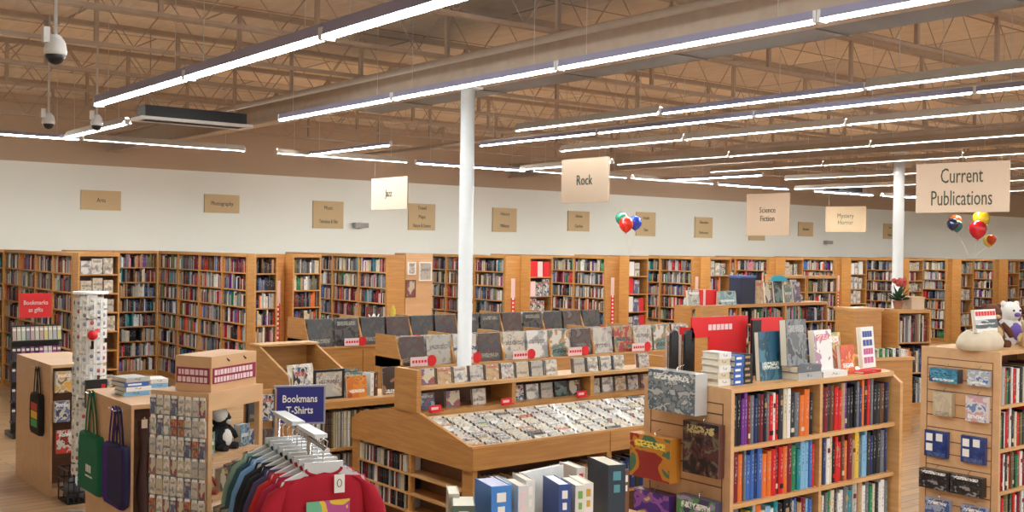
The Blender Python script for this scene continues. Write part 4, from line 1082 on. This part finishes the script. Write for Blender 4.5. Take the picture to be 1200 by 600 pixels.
# ---------------------------------------------------------------- bag gondola and neighbours, left foreground
def tan_unit(X0, Y0, Y1, W, H, lab):
    t = thing('gondola_shelf', lab, 'gondola', (X0, Y0, 0))
    D = Y1 - Y0
    MB(TAN).box((-.02, -.0, 0), (.0, D, H)).build('end_panel', t)
    MB(TAN).box((0, .0, H - .03), (W, D, H)).build('top_panel', t)
    MB(TAN).box((W - .02, .0, 0), (W, D, H - .03)).build('end_panel', t)
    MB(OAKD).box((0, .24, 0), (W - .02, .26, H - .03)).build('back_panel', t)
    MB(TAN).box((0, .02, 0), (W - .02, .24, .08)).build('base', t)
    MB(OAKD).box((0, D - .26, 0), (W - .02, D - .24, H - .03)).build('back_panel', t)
    return t
tan_unit(2.60, 7.50, 8.50, .52, 1.31, 'tan gondola with cloth bags hanging on its long plain end, left foreground')
def tote(X, Y, z, w_, h, strap, mt, lab, printer=None, dx=.0):
    t = thing('tote_bag', lab, 'bag', (X, Y, z), -PI/2)
    th = .05
    rr = .04
    pl = [(-w_/2 + rr, 0), (w_/2 - rr, 0), (w_/2 - .01, .02), (w_/2, rr + .02), (w_/2*1.01, h*.6), (w_/2*.94, h - .02), (w_/2*.86, h), (-w_/2*.86, h), (-w_/2*.94, h - .02), (-w_/2*1.01, h*.6), (-w_/2, rr + .02), (-w_/2 + .01, .02)]
    b = MB(mt); n = len(pl)
    rings = [(-.0, 1.0), (-th*.35, 1.0), (-th*.8, .97), (-th, .88)]
    for (yy, sc) in rings:
        for (u, v) in pl: b.v.append((u*sc, yy, h/2 + (v - h/2)*sc))
    for i in range(3):
        for k in range(n): b.f.append((i*n + k, i*n + (k+1) % n, (i+1)*n + (k+1) % n, (i+1)*n + k)); b.mi.append(0); b.smooth.append(True); b.uv.extend([(.02,.02)]*4)
    b.f.append(tuple(range(n))); b.mi.append(0); b.smooth.append(False); b.uv.extend([(.02,.02)]*n)
    b.f.append(tuple(range(3*n, 4*n))); b.mi.append(0); b.smooth.append(False); b.uv.extend([(.02,.02)]*n)
    b.build('bag_body', t)
    for q, yy in ((0, -.012), (1, -.034)):
        s = MB(mt); path = [(-w_*.22, yy, h - .03), (-w_*.16, yy, h + strap*.4), (-.025, yy - .002, h + strap*.88), (0, yy - .004, h + strap), (.025, yy - .002, h + strap*.88), (w_*.16, yy, h + strap*.4), (w_*.22, yy, h - .03)]
        for i in range(len(path) - 1):
            a = Vector(path[i]); c = Vector(path[i+1]); d = (c - a).normalized(); nrm = Vector((-d.z, 0, d.x)) * .014
            s.v += [tuple(a + nrm), tuple(a - nrm), tuple(c - nrm), tuple(c + nrm), tuple(a + nrm + Vector((0, .004, 0))), tuple(a - nrm + Vector((0, .004, 0))), tuple(c - nrm + Vector((0, .004, 0))), tuple(c + nrm + Vector((0, .004, 0)))]
            o_ = len(s.v) - 8
            for f_ in ((0,1,2,3), (7,6,5,4), (0,4,5,1), (2,6,7,3), (0,3,7,4), (1,5,6,2)): s.f.append(tuple(o_ + k for k in f_)); s.mi.append(0); s.smooth.append(False); s.uv.extend([(.02,.02)]*4)
        s.build('handle', t)
    if printer: printer(t, w_, h, th)
    k = thing('bag_peg', 'chrome peg holding the ' + lab.split(',')[0], 'peg', (X, Y, z + h + strap - .012), -PI/2)
    MB(CHROME).tube([(0, 0, 0), (0, -.06, 0), (0, -.065, .012)], .0045, 6).build('rod', k)
    MB(CHROME).box((-.012, -.003, -.012), (.012, 0, .012)).build('plate', k)
    return t
def gp(t, w_, h, th):
    b = MB(PAPER); y = -th - .0015
    for i in range(4): b.box((-.03 + i*.032, y, h*.36), (-.008 + i*.032, y + .002, h*.36 + .055))
    b.box((-.04, y, h*.28), (.12, y + .002, h*.28 + .012)); b.build('printed_mark', t)
GB = P_('green_canvas', (.008, .15, .075), .85, noise=.12, scale=20); PB = P_('purple_canvas', (.055, .012, .20), .85, noise=.12, scale=20); NB_ = P_('navy_canvas', (.02, .015, .075), .85, noise=.12, scale=20)
tote(2.578, 8.30, .56, .50, .44, .32, GB, 'green cloth tote with white print, hanging on the tan gondola', gp)
def pp(t, w_, h, th):
    b = MB(P_('orange_ink', (.7, .15, .05), .6)); y = -th - .0015
    for i in range(3): b.box((-.05 + i*.035, y, h*.42), (-.024 + i*.035, y + .002, h*.42 + .06))
    b.box((-.05, y, h*.36), (.05, y + .002, h*.36 + .01)); b.build('printed_mark', t)
tote(2.578, 7.77, .56, .42, .44, .27, PB, 'purple cloth tote with orange print, beside the green one', pp)
tote(2.525, 7.53, .62, .34, .42, .25, NB_, 'dark navy tote partly over the purple one')
r = random.Random(8)
for i in range(4):
    cn = ['sky blue', 'white', 'blue', 'pale grey'][i]
    flat_book(2.78 + r.uniform(-.01, .01), 7.95, 1.31 + i*.034, .19, .22, .032, cn, '%s book in the small stack on the bag gondola, %s up' % (cn, ordi(i)), .06 * i, 'books lying on the bag gondola')
for i in range(3):
    cn = ['white', 'sky blue', 'white'][i]
    flat_book(2.98, 8.05, 1.31 + i*.034, .13, .20, .032, cn, '%s book in the narrow stack behind the small stack, %s up' % (cn, ordi(i)), -.04 * i, 'books lying on the bag gondola')
# dark scarves / hanging goods on the near side of the bag gondola
SC = [P_('dark_scarf_%d' % i, c, .9, noise=.3, scale=25) for i, c in enumerate([(.06,.025,.02), (.03,.025,.03), (.10,.05,.03), (.02,.02,.02), (.08,.06,.045)])]
for i in range(5):
    t = thing('scarf', 'dark folded scarf hanging on the near side of the bag gondola, %s from the left' % ordi(i), 'scarf', (2.66 + i*.095, 7.49, .35), 0, 'scarves on the bag gondola')
    b = MB(SC[i]); n = 10
    for k in range(n + 1):
        zz = k/n*.85; w_ = .036 - .008*math.sin(k*1.1 + i); off = .006*math.sin(k*.9 + i*2)
        for (a_, c_) in ((-w_, 0), (-w_*.5, -.022), (w_*.5, -.02), (w_, 0)): b.v.append((a_ + off, c_ - .002, zz))
    for k in range(n):
        for j in range(4): b.f.append((k*4 + j, k*4 + (j+1) % 4, (k+1)*4 + (j+1) % 4, (k+1)*4 + j)); b.mi.append(0); b.smooth.append(True); b.uv.extend([(.02,.02)]*4)
    b.build('cloth', t)
    MB(CHROME).tube([(0, .0, .86), (0, -.025, .86), (0, -.03, .875)], .004, 5).build('peg', t)
    MB(CREAM).box((-.02, -.028, .80), (.02, -.024, .86)).build('tag', t)

# left tan gondola
tan_unit(2.95, 10.75, 12.0, .50, 1.26, 'tan gondola with a single black bag on its end, far left')
def bp(t, w_, h, th):
    b = MB(P_('red_ink', (.6,.05,.03), .6), P_('yellow_ink', (.8,.5,.05), .6), P_('green_ink', (.05,.35,.1), .6)); y = -th - .0015
    for i in range(3): b.box((-w_*.3, y, h*(.2 + .2*i)), (w_*.3, y + .002, h*(.38 + .2*i)), [2, 1, 0][i])
    b.build('printed_panel', t)
tote(2.928, 11.12, .55, .36, .40, .26, P_('black_canvas', (.015, .012, .012), .85), 'black cloth bag with red, yellow and green print', bp)
items = [(3.03, 1.0, .15, .2, (.75,.4,.08), 'orange and yellow pack at the top'), (3.24, .95, .2, .22, (.5,.45,.4), 'grey pack at the top right'), (3.02, .72, .14, .2, (.12,.15,.3), 'dark blue pack, middle row left'), (3.2, .7, .17, .2, (.7,.55,.1), 'yellow pack, middle row right'), (3.38, .72, .1, .22, (.3,.25,.2), 'brown pack, middle row far right'),
         (3.05, .42, .16, .22, (.6,.05,.03), 'red pack, lower row left'), (3.25, .40, .15, .25, (.3,.55,.75), 'light blue pack, lower row right')]
for i, (x, z, w_, h, c, lab) in enumerate(items):
    t = thing('hanging_pack', lab + ' on the near side of the far left gondola', 'merchandise', (x, 10.745, z))
    MB(A_('left_pack_%d' % i, c, (.6,.58,.5), tuple(q*.4 for q in c), 2.5, .8, seed=70 + i*1.3)).box((-w_/2, -.06, 0), (w_/2, -.02, h), uvf='f').build('pack', t)
    MB(CHROME).tube([(0, 0, h - .02), (0, -.07, h - .02)], .004, 5).build('peg', t)
t = thing('toy_basket', 'black wire basket of toys standing at the foot of the far left gondola', 'basket', (3.18, 10.5, 0))
b = MB(BLACK)
for z in (.0, .1, .2, .3): b.box((-.2, -.16, z), (.2, -.15, z + .015)); b.box((-.2, .15, z), (.2, .16, z + .015)); b.box((-.2, -.16, z), (-.19, .16, z + .015)); b.box((.19, -.16, z), (.2, .16, z + .015))
for k in range(9): b.box((-.2 + k*.0485, -.16, 0), (-.19 + k*.0485, -.15, .31)); b.box((-.2 + k*.0485, .15, 0), (-.19 + k*.0485, .16, .31))
b.box((-.2, -.16, 0), (.2, .16, .008)); b.build('basket', t)
for i, (x, y, c) in enumerate([(-.1, 0, (.1,.1,.12)), (.08, .05, (.03,.03,.03)), (.0, -.08, (.25,.25,.28))]):
    o = MB(P_('toy_%d' % i, c, .8)).ball((0, 0, .11), .10).build('toy_ball', None, (3.18 + x, 10.5 + y, .008)); tag(o, '%s toy ball in the black basket' % ['dark grey', 'black', 'mid grey'][i], 'ball')

# white wire spinner full of button cards
def spinner(x, y, H, lab):
    t = thing('spinner_rack', lab, 'spinner rack', (x, y, 0))
    MB(WHITE).tube([(0, 0, .03), (0, 0, H)], .018, 10).build('pole', t)
    b = MB(WHITE)
    for k in range(4): b.tube([(0, 0, .05), (.26*math.cos(k*PI/2 + .4), .26*math.sin(k*PI/2 + .4), .02)], .012, 6)
    b.build('feet', t)
    b = MB(WHITE)
    for z in [.35 + .2*k for k in range(9)]:
        b.tube([(.11*math.cos(a), .11*math.sin(a), z) for a in [2*PI*k/8 + .2 for k in range(9)]], .004, 4)
    for k in range(8):
        a = 2*PI*k/8 + .2; b.tube([(.11*math.cos(a), .11*math.sin(a), .3), (.11*math.cos(a), .11*math.sin(a), H - .02)], .004, 4)
    b.lathe([(.15, H - .02), (.15, H)], 16); b.build('wire_cage', t)
SX, SY = 3.00, 9.80
spinner(SX, SY, 2.0, 'tall white wire spinner rack of button cards at the left')
BTN = []
for i in range(10):
    c = rk.choice([(.5,.1,.1), (.25,.25,.26), (.3,.38,.5), (.6,.6,.58), (.6,.6,.5), (.4,.3,.4), (.7,.7,.68)])
    b = MB(PAPER, P_('button_%d' % i, c, .3)); b.box((-.045, -.003, 0), (.045, 0, .085)); b.lathe([(.017, 0), (.018, .004), (.012, .008), (.001, .009)], 10, 1)
    # turn the lathed button to face the front
    n0 = 8
    for k in range(n0, len(b.v)): vx, vy, vz = b.v[k]; b.v[k] = (vx, -.003 - vz, .042 + vy)
    BTN.append(b.mesh('button_card'))
for row in range(16):
    for k in range(7):
        a = -PI/2 - .62 + (k - 3) * .42
        p = (SX + .135*math.cos(a), SY + .135*math.sin(a), 1.87 - row*.098 + rk.uniform(-.02, .02))
        if 7 <= row <= 9 and k in (4, 5): continue
        o = put('button_card', rk.choice(BTN), None, p, (0, 0, a + PI/2))
        tag(o, 'white button card on the spinner, %s row from top, %s column' % (ordi(row), ordi(k)), 'card', 'button cards on the spinner')
a = -PI/2 - .62 + .6
o = thing('hanging_pack', 'black pouch hanging among the button cards on the spinner', 'merchandise', (SX + .17*math.cos(a), SY + .17*math.sin(a), 1.0), a + PI/2)
MB(BLACK).box((-.09, -.04, 0), (.09, -.0, .24)).build('pouch', o); MB(RED).box((.04, -.043, .03), (.075, -.04, .2)).build('red_stripe', o); MB(PAPER).box((-.02, -.043, .01), (.02, -.04, .05)).build('tag', o)
o = thing('toy_bird', 'small bright red toy clipped to the wire spinner', 'toy', (SX + .19*math.cos(a - .2), SY + .19*math.sin(a - .2), 1.58), a + PI/2)
MB(RED).ball((0, -.02, .05), .045).build('body', o); MB(RED).tube([(0, -.02, .05), (.05, -.02, .10)], [.03, .012], 8).build('tail', o); MB(BLACK).tube([(0, -.02, 0), (0, -.02, -.07)], .012, 6).build('clip', o)

# bookmark rack at the far left
RX, RY = 3.72, 14.35
t = thing('bookmark_rack', 'black floor rack of bookmarks at the left edge', 'rack', (RX, RY, 0), -.0)
MB(BLACK).box((-.30, -.20, 0), (.30, .20, .06)).build('base', t)
MB(BLACK).box((-.28, -.02, .06), (.28, .02, 1.38)).build('core', t)
for k in range(5): MB(BLACK).box((-.30, -.16, .18 + k*.25), (.30, -.02, .20 + k*.25)).build('tray', t)
MB(BLACK).tube([(0, 0, 1.38), (0, 0, 1.50)], .012, 6).build('sign_post', t)
MB(RED).box((-.19, -.012, 1.47), (.19, 0, 1.78)).build('sign_panel', t)
text('lettering', 'Bookmarks', .075, PINKW, t, (0, -.014, 1.66), sx=.85, bold=.001); text('lettering', 'as gifts', .075, PINKW, t, (0, -.014, 1.57), sx=.85, bold=.001)
BM = []
for c, nm in [((.6,.62,.5), 'pale'), ((.65,.6,.25), 'yellowish'), ((.3,.3,.35), 'grey'), ((.55,.4,.4), 'rose'), ((.35,.08,.3), 'magenta'), ((.05,.02,.05), 'black'), ((.7,.6,.68), 'pale pink'), ((.5,.52,.55), 'silver')]:
    b = MB(P_('bookmark_' + nm.replace(' ', '_'), c, .5), PAPER); b.box((-.022, 0, 0), (.022, .004, .17)); b.box((-.018, -.001, .12), (.018, 0, .15), 1); BM.append((b.mesh('bookmark'), nm))
for k in range(5):
    for c in range(11):
        i = rk.choice([0, 1, 2, 3, 7]) if k == 4 else rk.choice([4, 5, 6, 4, 5])
        o = put('bookmark', BM[i][0], None, (RX - .27 + c*.053, RY - .12, .20 + k*.25), (-.15, 0, 0))
        tag(o, '%s bookmark on the black rack, %s tray from bottom, %s from left' % (BM[i][1], ordi(k), ordi(c)), 'bookmark', 'bookmarks on the rack')

# ---------------------------------------------------------------- low table of books at the bottom edge
BT = 1.10
t = thing('display_table', 'low oak display table of standing books at the bottom edge', 'table', (2.85, 3.82, 0))
MB(OAKL).box((-.1, -.1, BT - .03), (1.10, .50, BT)).build('tabletop', t)
for (x, y) in ((-.06, -.06), (.92, -.06), (-.06, .42), (.92, .42)): MB(OAKL).box((x, y, 0), (x + .04, y + .04, BT - .03)).build('leg', t)
MB(OAK).box((-.06, -.04, BT - .12), (.96, -.02, BT - .03)).build('apron', t)
def tb(x, y, w_, h, th, mt, lab, rz, lean=.05): face_book(x, y, BT, w_, h, th, mt, lab, rz=rz, lean=lean, group=None)
def block(x, y, w_, d, h, c, lab, rz, name='boxed_set', top=None, spine=None):
    """a thick book or boxed set seen from above; spine side is local -y"""
    t = thing(name, lab, 'book', (x, y, BT), rz)
    m1 = P_('case_' + '_'.join(str(int(q*100)) for q in c), c, .4)
    b = MB(m1); b.box((-w_/2, 0, 0), (-w_/2 + .004, d, h)); b.box((w_/2 - .004, 0, 0), (w_/2, d, h)); b.box((-w_/2 + .004, 0, 0), (w_/2 - .004, .004, h)); b.build('cover', t)
    MB(top or PAGES).box((-w_/2 + .004, .004, .002), (w_/2 - .004, d - .004, h - .004)).build('page_block', t)
    b = MB(spine or PAPER); b.box((-w_/2*.35, -.0015, h*.50), (w_/2*.35, 0, h*.64)); b.box((-w_/2*.45, -.0015, h*.72), (w_/2*.45, 0, h*.88)); b.build('spine_label', t)
    return t
block(2.80, 3.86, .10, .20, .20, (.10,.14,.12), 'dark green boxed book at the left end of the table', -.6)
block(2.86, 4.02, .05, .18, .215, (.5,.48,.4), 'cream book lying against the green boxed one', -.55)
block(3.01, 3.86, .10, .20, .262, (.05,.22,.62), 'thick bright blue book with pale lavender top', -.25, top=P_('lavender_pages', (.55,.55,.72), .7))
block(3.11, 3.95, .045, .18, .245, (.35,.55,.66), 'slim light blue book beside the bright blue one', -.3)
block(3.17, 3.90, .05, .18, .235, (.72,.68,.66), 'pale pink-white book with printed lines on its spine', -.3, spine=PINKW)
block(3.23, 3.92, .045, .18, .25, (.72,.72,.70), 'white book next to the pale pink one', -.3)
tb(3.44, 4.06, .30, .255, .03, A_('white_big_print', (.75,.76,.76), (.7,.72,.73), (.65,.68,.7), 1.5, .2, seed=80, ink=(.6,.6,.62)), 'large pale silver cover standing behind the tall white book', .15)
t = block(3.34, 3.80, .06, .22, .238, (.03,.07,.28), 'white-topped book with blue and red spine, nearest on the table', -.35, top=PAPER)
block(3.42, 3.78, .05, .20, .228, (.75,.73,.66), 'off-white book with green and brown spine blocks', -.35, spine=P_('leaf_green', (.2,.4,.1), .5))
block(3.49, 3.80, .05, .20, .225, (.78,.74,.70), 'white book with orange spine block, right of the off-white one', -.35, spine=P_('amber', (.6,.35,.05), .5))
block(3.64, 4.02, .05, .18, .245, (.66,.62,.58), 'tall pale book left of the black boxed set', -.2, spine=RED)
t = block(3.735, 3.86, .095, .24, .275, (.015,.03,.05), 'tall black boxed set with teal spine panel', -.3, top=P_('cream_set_top', (.62,.55,.42), .6), spine=P_('teal_panel', (.08,.28,.34), .5))
block(3.84, 3.98, .045, .18, .235, (.70,.62,.60), 'slim pinkish book right of the black boxed set', -.3, spine=P_('brown_ink', (.3,.1,.05), .5))
block(3.89, 3.95, .03, .16, .215, (.18,.07,.03), 'thin brown book at the right end of the table', -.3)

# ---------------------------------------------------------------- middle distance: low cases and counters right of centre
MX0, MY = 12.35, 11.2
for i in range(3):
    bookcase('low_bookcase', 'waist-high oak bookcase with things on top, %s from the left, right of centre' % ordi(i), 'low bookcases right of centre', MX0 + i*1.15, MY, 0, 1.15, .35, H=1.58, n=5)
MT = 1.58
def cover_at(x, y, z, w_, h, mt, lab, **k): return face_book(x, y, z, w_, h, .04, mt, lab, **k)
cover_at(12.55, 11.3, MT, .30, .24, A_('silver_books', (.35,.4,.38), (.55,.55,.5), (.2,.22,.22), 3, .8, seed=90), 'grey-green cover at the left end of the middle low bookcase')
t = thing('gift_box', 'bright red box with pale stripe on the middle low bookcase', 'box', (12.83, 11.3, MT)); MB(RED).box((-.17, 0, 0), (.2, .2, .24)).build('box', t); MB(PINKW).box((-.10, -.003, 0), (-.05, 0, .24)).build('stripe', t)
cover_at(13.22, 11.22, MT, .42, .22, A_('sea_print', (.2,.33,.36), (.35,.45,.45), (.08,.12,.15), 2, .3, seed=91), 'wide blue-grey cover right of the red box')
cover_at(13.35, 11.44, MT, .24, .2, A_('map_print', (.25,.3,.28), (.1,.15,.15), (.5,.5,.42), 3, .2, seed=92), 'dark patterned cover beside the red box')
t = thing('carton', 'tall dark navy carton with blue lid on the middle low bookcase', 'box', (13.72, 11.25, MT)); MB(P_('navy_card', (.02,.025,.06), .5)).box((-.16, 0, 0), (.20, .24, .42)).build('box', t); MB(P_('blue_card', (.06,.12,.4), .5)).box((-.17, -.005, .42), (.21, .245, .455)).build('lid', t)
for i, (x, w_, h, k) in enumerate([(14.12, .2, .38, 0), (14.36, .2, .34, 5), (14.6, .22, .36, 8), (14.86, .22, .30, 13), (15.1, .2, .34, 15)]):
    cover_at(x, 11.3, MT, w_, h, ARTS[k], 'face-out cover, %s right of the navy carton' % ordi(i))
t = thing('cap', 'teal cap resting on the display right of the navy carton', 'cap', (14.62, 11.33, MT + .36)); MB(P_('teal_cloth', (.03,.25,.33), .8)).lathe([(.14, 0), (.135, .05), (.09, .09), (.001, .1)], 16).build('crown', t); MB(P_('teal_cloth', (.03,.25,.33), .8)).lathe([(.2, .0), (.2, .012)], 16, sy=.8).build('brim', t)
# wire display of booklets before it
t = thing('booklet_rack', 'tan countertop rack of booklets in front of the red box', 'rack', (12.0, 10.4, 0))
MB(OAK).box((0, 0, 0), (.62, .4, 1.28)).build('body', t); MB(OAK).box((0, .3, 1.28), (.62, .4, 1.62)).build('header', t)
for i in range(7):
    face_book(12.08 + i*.078, 10.46, 1.28, .07, .2, .05, (LIGHTARTS + ARTS)[i*3], 'booklet in the tan countertop rack, %s from the left' % ordi(i), lean=.1, group='booklets in the countertop rack')
# angled shelf of paperbacks near the far cases
for i in range(2):
    bookcase('magazine_shelf', 'tall dark shelf of mixed covers left of the white-item case, %s one' % ['left', 'right'][i], 'cover shelves', 16.15 + i*.72, 12.6 - i*.18, -.25, .72, .3, H=1.98, n=6, fill=['face', 'spine'][i], base=.3)
# the counters beside the right-hand column
bookcase('counter_case', 'oak counter case with books in its open top, below the column', None, 14.60, 9.10, -.3, .62, .45, H=1.58, n=3, base=.15)
t = thing('counter', 'tall plain oak counter end left of the open-topped case', 'counter', (14.0, 9.45, 0), -.3)
MB(OAK).box((0, 0, 0), (.50, .45, 1.56)).build('body', t); MB(OAKL).box((-.02, -.02, 1.56), (.52, .47, 1.60)).build('top', t)
t = thing('counter', 'lower oak counter with a row of books on it right of the centre gondola', 'counter', (12.6, 8.25, 0), -.3)
MB(OAK).box((0, 0, 0), (.70, .45, 1.00)).build('body', t); MB(OAKL).box((-.02, -.02, 1.0), (.72, .47, 1.04)).build('top', t)
shelve(rotz(12.62, 8.24, -.3), .05, .66, .05, 1.04, .12, .12, 'on the lower counter right of the centre gondola', 'books on the lower counter', seed=3, pal=['white', 'pale grey', 'charcoal', 'cream', 'green'])
def plant(x, y, z, s, lab, flower=None):
    t = thing('potted_plant', lab, 'plant', (x, y, z))
    MB(P_('clay', (.3,.12,.06), .8)).lathe([(.07*s, 0), (.10*s, .14*s), (.11*s, .16*s), (.08*s, .16*s)], 14).build('pot', t)
    b = MB(P_('leaf', (.02,.07,.03), .6)); r = random.Random(4)
    for k in range(46):
        a = r.uniform(0, 2*PI); e = r.uniform(.2, 1.35); l = s*r.uniform(.18, .42)
        d = Vector((math.cos(a)*math.cos(e), math.sin(a)*math.cos(e), math.sin(e))); p0 = Vector((0, 0, .15*s)); p1 = p0 + d*l; sd = d.cross(Vector((0,0,1))).normalized()*.03*s; mid = p0 + d*l*.6
        b.face([tuple(p0), tuple(mid + sd), tuple(p1 - Vector((0,0,.03*s))), tuple(mid - sd)])
    b.build('leaves', t)
    if flower:
        b = MB(flower)
        for k in range(12): a = r.uniform(0, 2*PI); q = r.uniform(0, .12)*s; b.ball((q*math.cos(a), q*math.sin(a), (.50 + r.uniform(-.04, .06))*s), .05*s, n=8, m=6)
        b.build('blossoms', t)
plant(14.83, 9.25, 1.58, .8, 'dark leafy plant with red blossoms on the open-topped case below the column', P_('blossom', (.5,.08,.07), .7))
t = thing('desk_stack', 'small tan box on the open-topped case below the column', 'box', (15.05, 9.05, 1.58), -.3); MB(CREAM).box((-.12, 0, 0), (.12, .2, .16)).build('box', t); MB(OCHRE).box((-.13, -.01, .16), (.13, .21, .19)).build('lid', t)

# ---------------------------------------------------------------- balloons
def balloon(x, y, z, r, c, lab, anchor):
    t = thing('balloon', lab, 'balloon', (x, y, z), 0)
    m_ = P_('latex_' + '_'.join(str(int(q*100)) for q in c), c, .18, coat=.6)
    MB(m_).lathe([(.0015, -1.2*r), (.16*r, -1.12*r), (.55*r, -.85*r), (.88*r, -.42*r), (1.0*r, .08*r), (.92*r, .48*r), (.62*r, .85*r), (.25*r, 1.02*r), (.001, 1.05*r)], 20).build('envelope', t)
    MB(m_).lathe([(.10*r, -1.28*r), (.02*r, -1.2*r)], 10).build('knot', t)
    ax, ay, az = anchor
    MB(PAPER).tube([(0, 0, -1.25*r), ((ax - x)*.4, (ay - y)*.4, (az - z)*.5), (ax - x, ay - y, az - z)], .0025, 4).build('string', t)
an = (15.35, 15.6, 2.27)
balloon(14.90, 15.25, 2.92, .145, (.65,.02,.01), 'red balloon, left of the pair near the centre', an)
balloon(15.22, 15.32, 2.96, .135, (.01,.05,.50), 'blue balloon, right of the pair near the centre', an)
balloon(15.14, 15.62, 3.04, .13, (.02,.22,.12), 'green balloon mostly behind the red one', an)
an = (28.6, 15.6, 2.27)
balloon(28.35, 15.3, 3.10, .24, (.65,.01,.02), 'large red balloon in the right-hand cluster', an)
balloon(28.8, 15.45, 3.40, .23, (.75,.55,.02), 'yellow balloon, highest in the right-hand cluster', an)
balloon(28.15, 15.85, 3.32, .18, (.60,.08,.02), 'orange-red balloon behind the large red one', an)
balloon(27.4, 15.5, 3.22, .15, (.01,.02,.06), 'dark navy balloon at the left of the right-hand cluster', an)
balloon(27.8, 15.6, 3.18, .15, (.02,.18,.20), 'teal balloon between the navy and red ones', an)
balloon(28.9, 15.2, 2.83, .13, (.5,.05,.01), 'small rust balloon, lowest in the right-hand cluster', an)
balloon(29.25, 15.45, 2.80, .16, (.78,.60,.10), 'pale yellow balloon, lowest right in the cluster', an)
# small wall speaker
t = thing('wall_speaker', 'small grey speaker bracket on the back wall right of a tan sign', 'speaker', (11.55, 19.79, 2.80)); MB(P_('grey_plastic', (.35,.33,.32), .5)).box((-.18, -.14, 0), (.14, -.03, .10)).build('box', t); MB(WHITE).box((-.03, -.03, -.02), (.03, 0, .12)).build('bracket', t)
t = thing('wall_speaker', 'tiny grey speaker bracket on the back wall near the right-hand hanging board', 'speaker', (27.8, 19.79, 2.66)); MB(P_('grey_plastic', (.35,.33,.32), .5)).box((-.18, -.14, 0), (.14, -.03, .10)).build('box', t); MB(WHITE).box((-.03, -.03, -.02), (.03, 0, .12)).build('bracket', t)

# ---------------------------------------------------------------- the thousands of small books on the wall cases
o = STUFF.build('shelved_books')
tag(o, 'thousands of small books packed on the oak bookcases along the back wall', 'books', None, 'stuff')
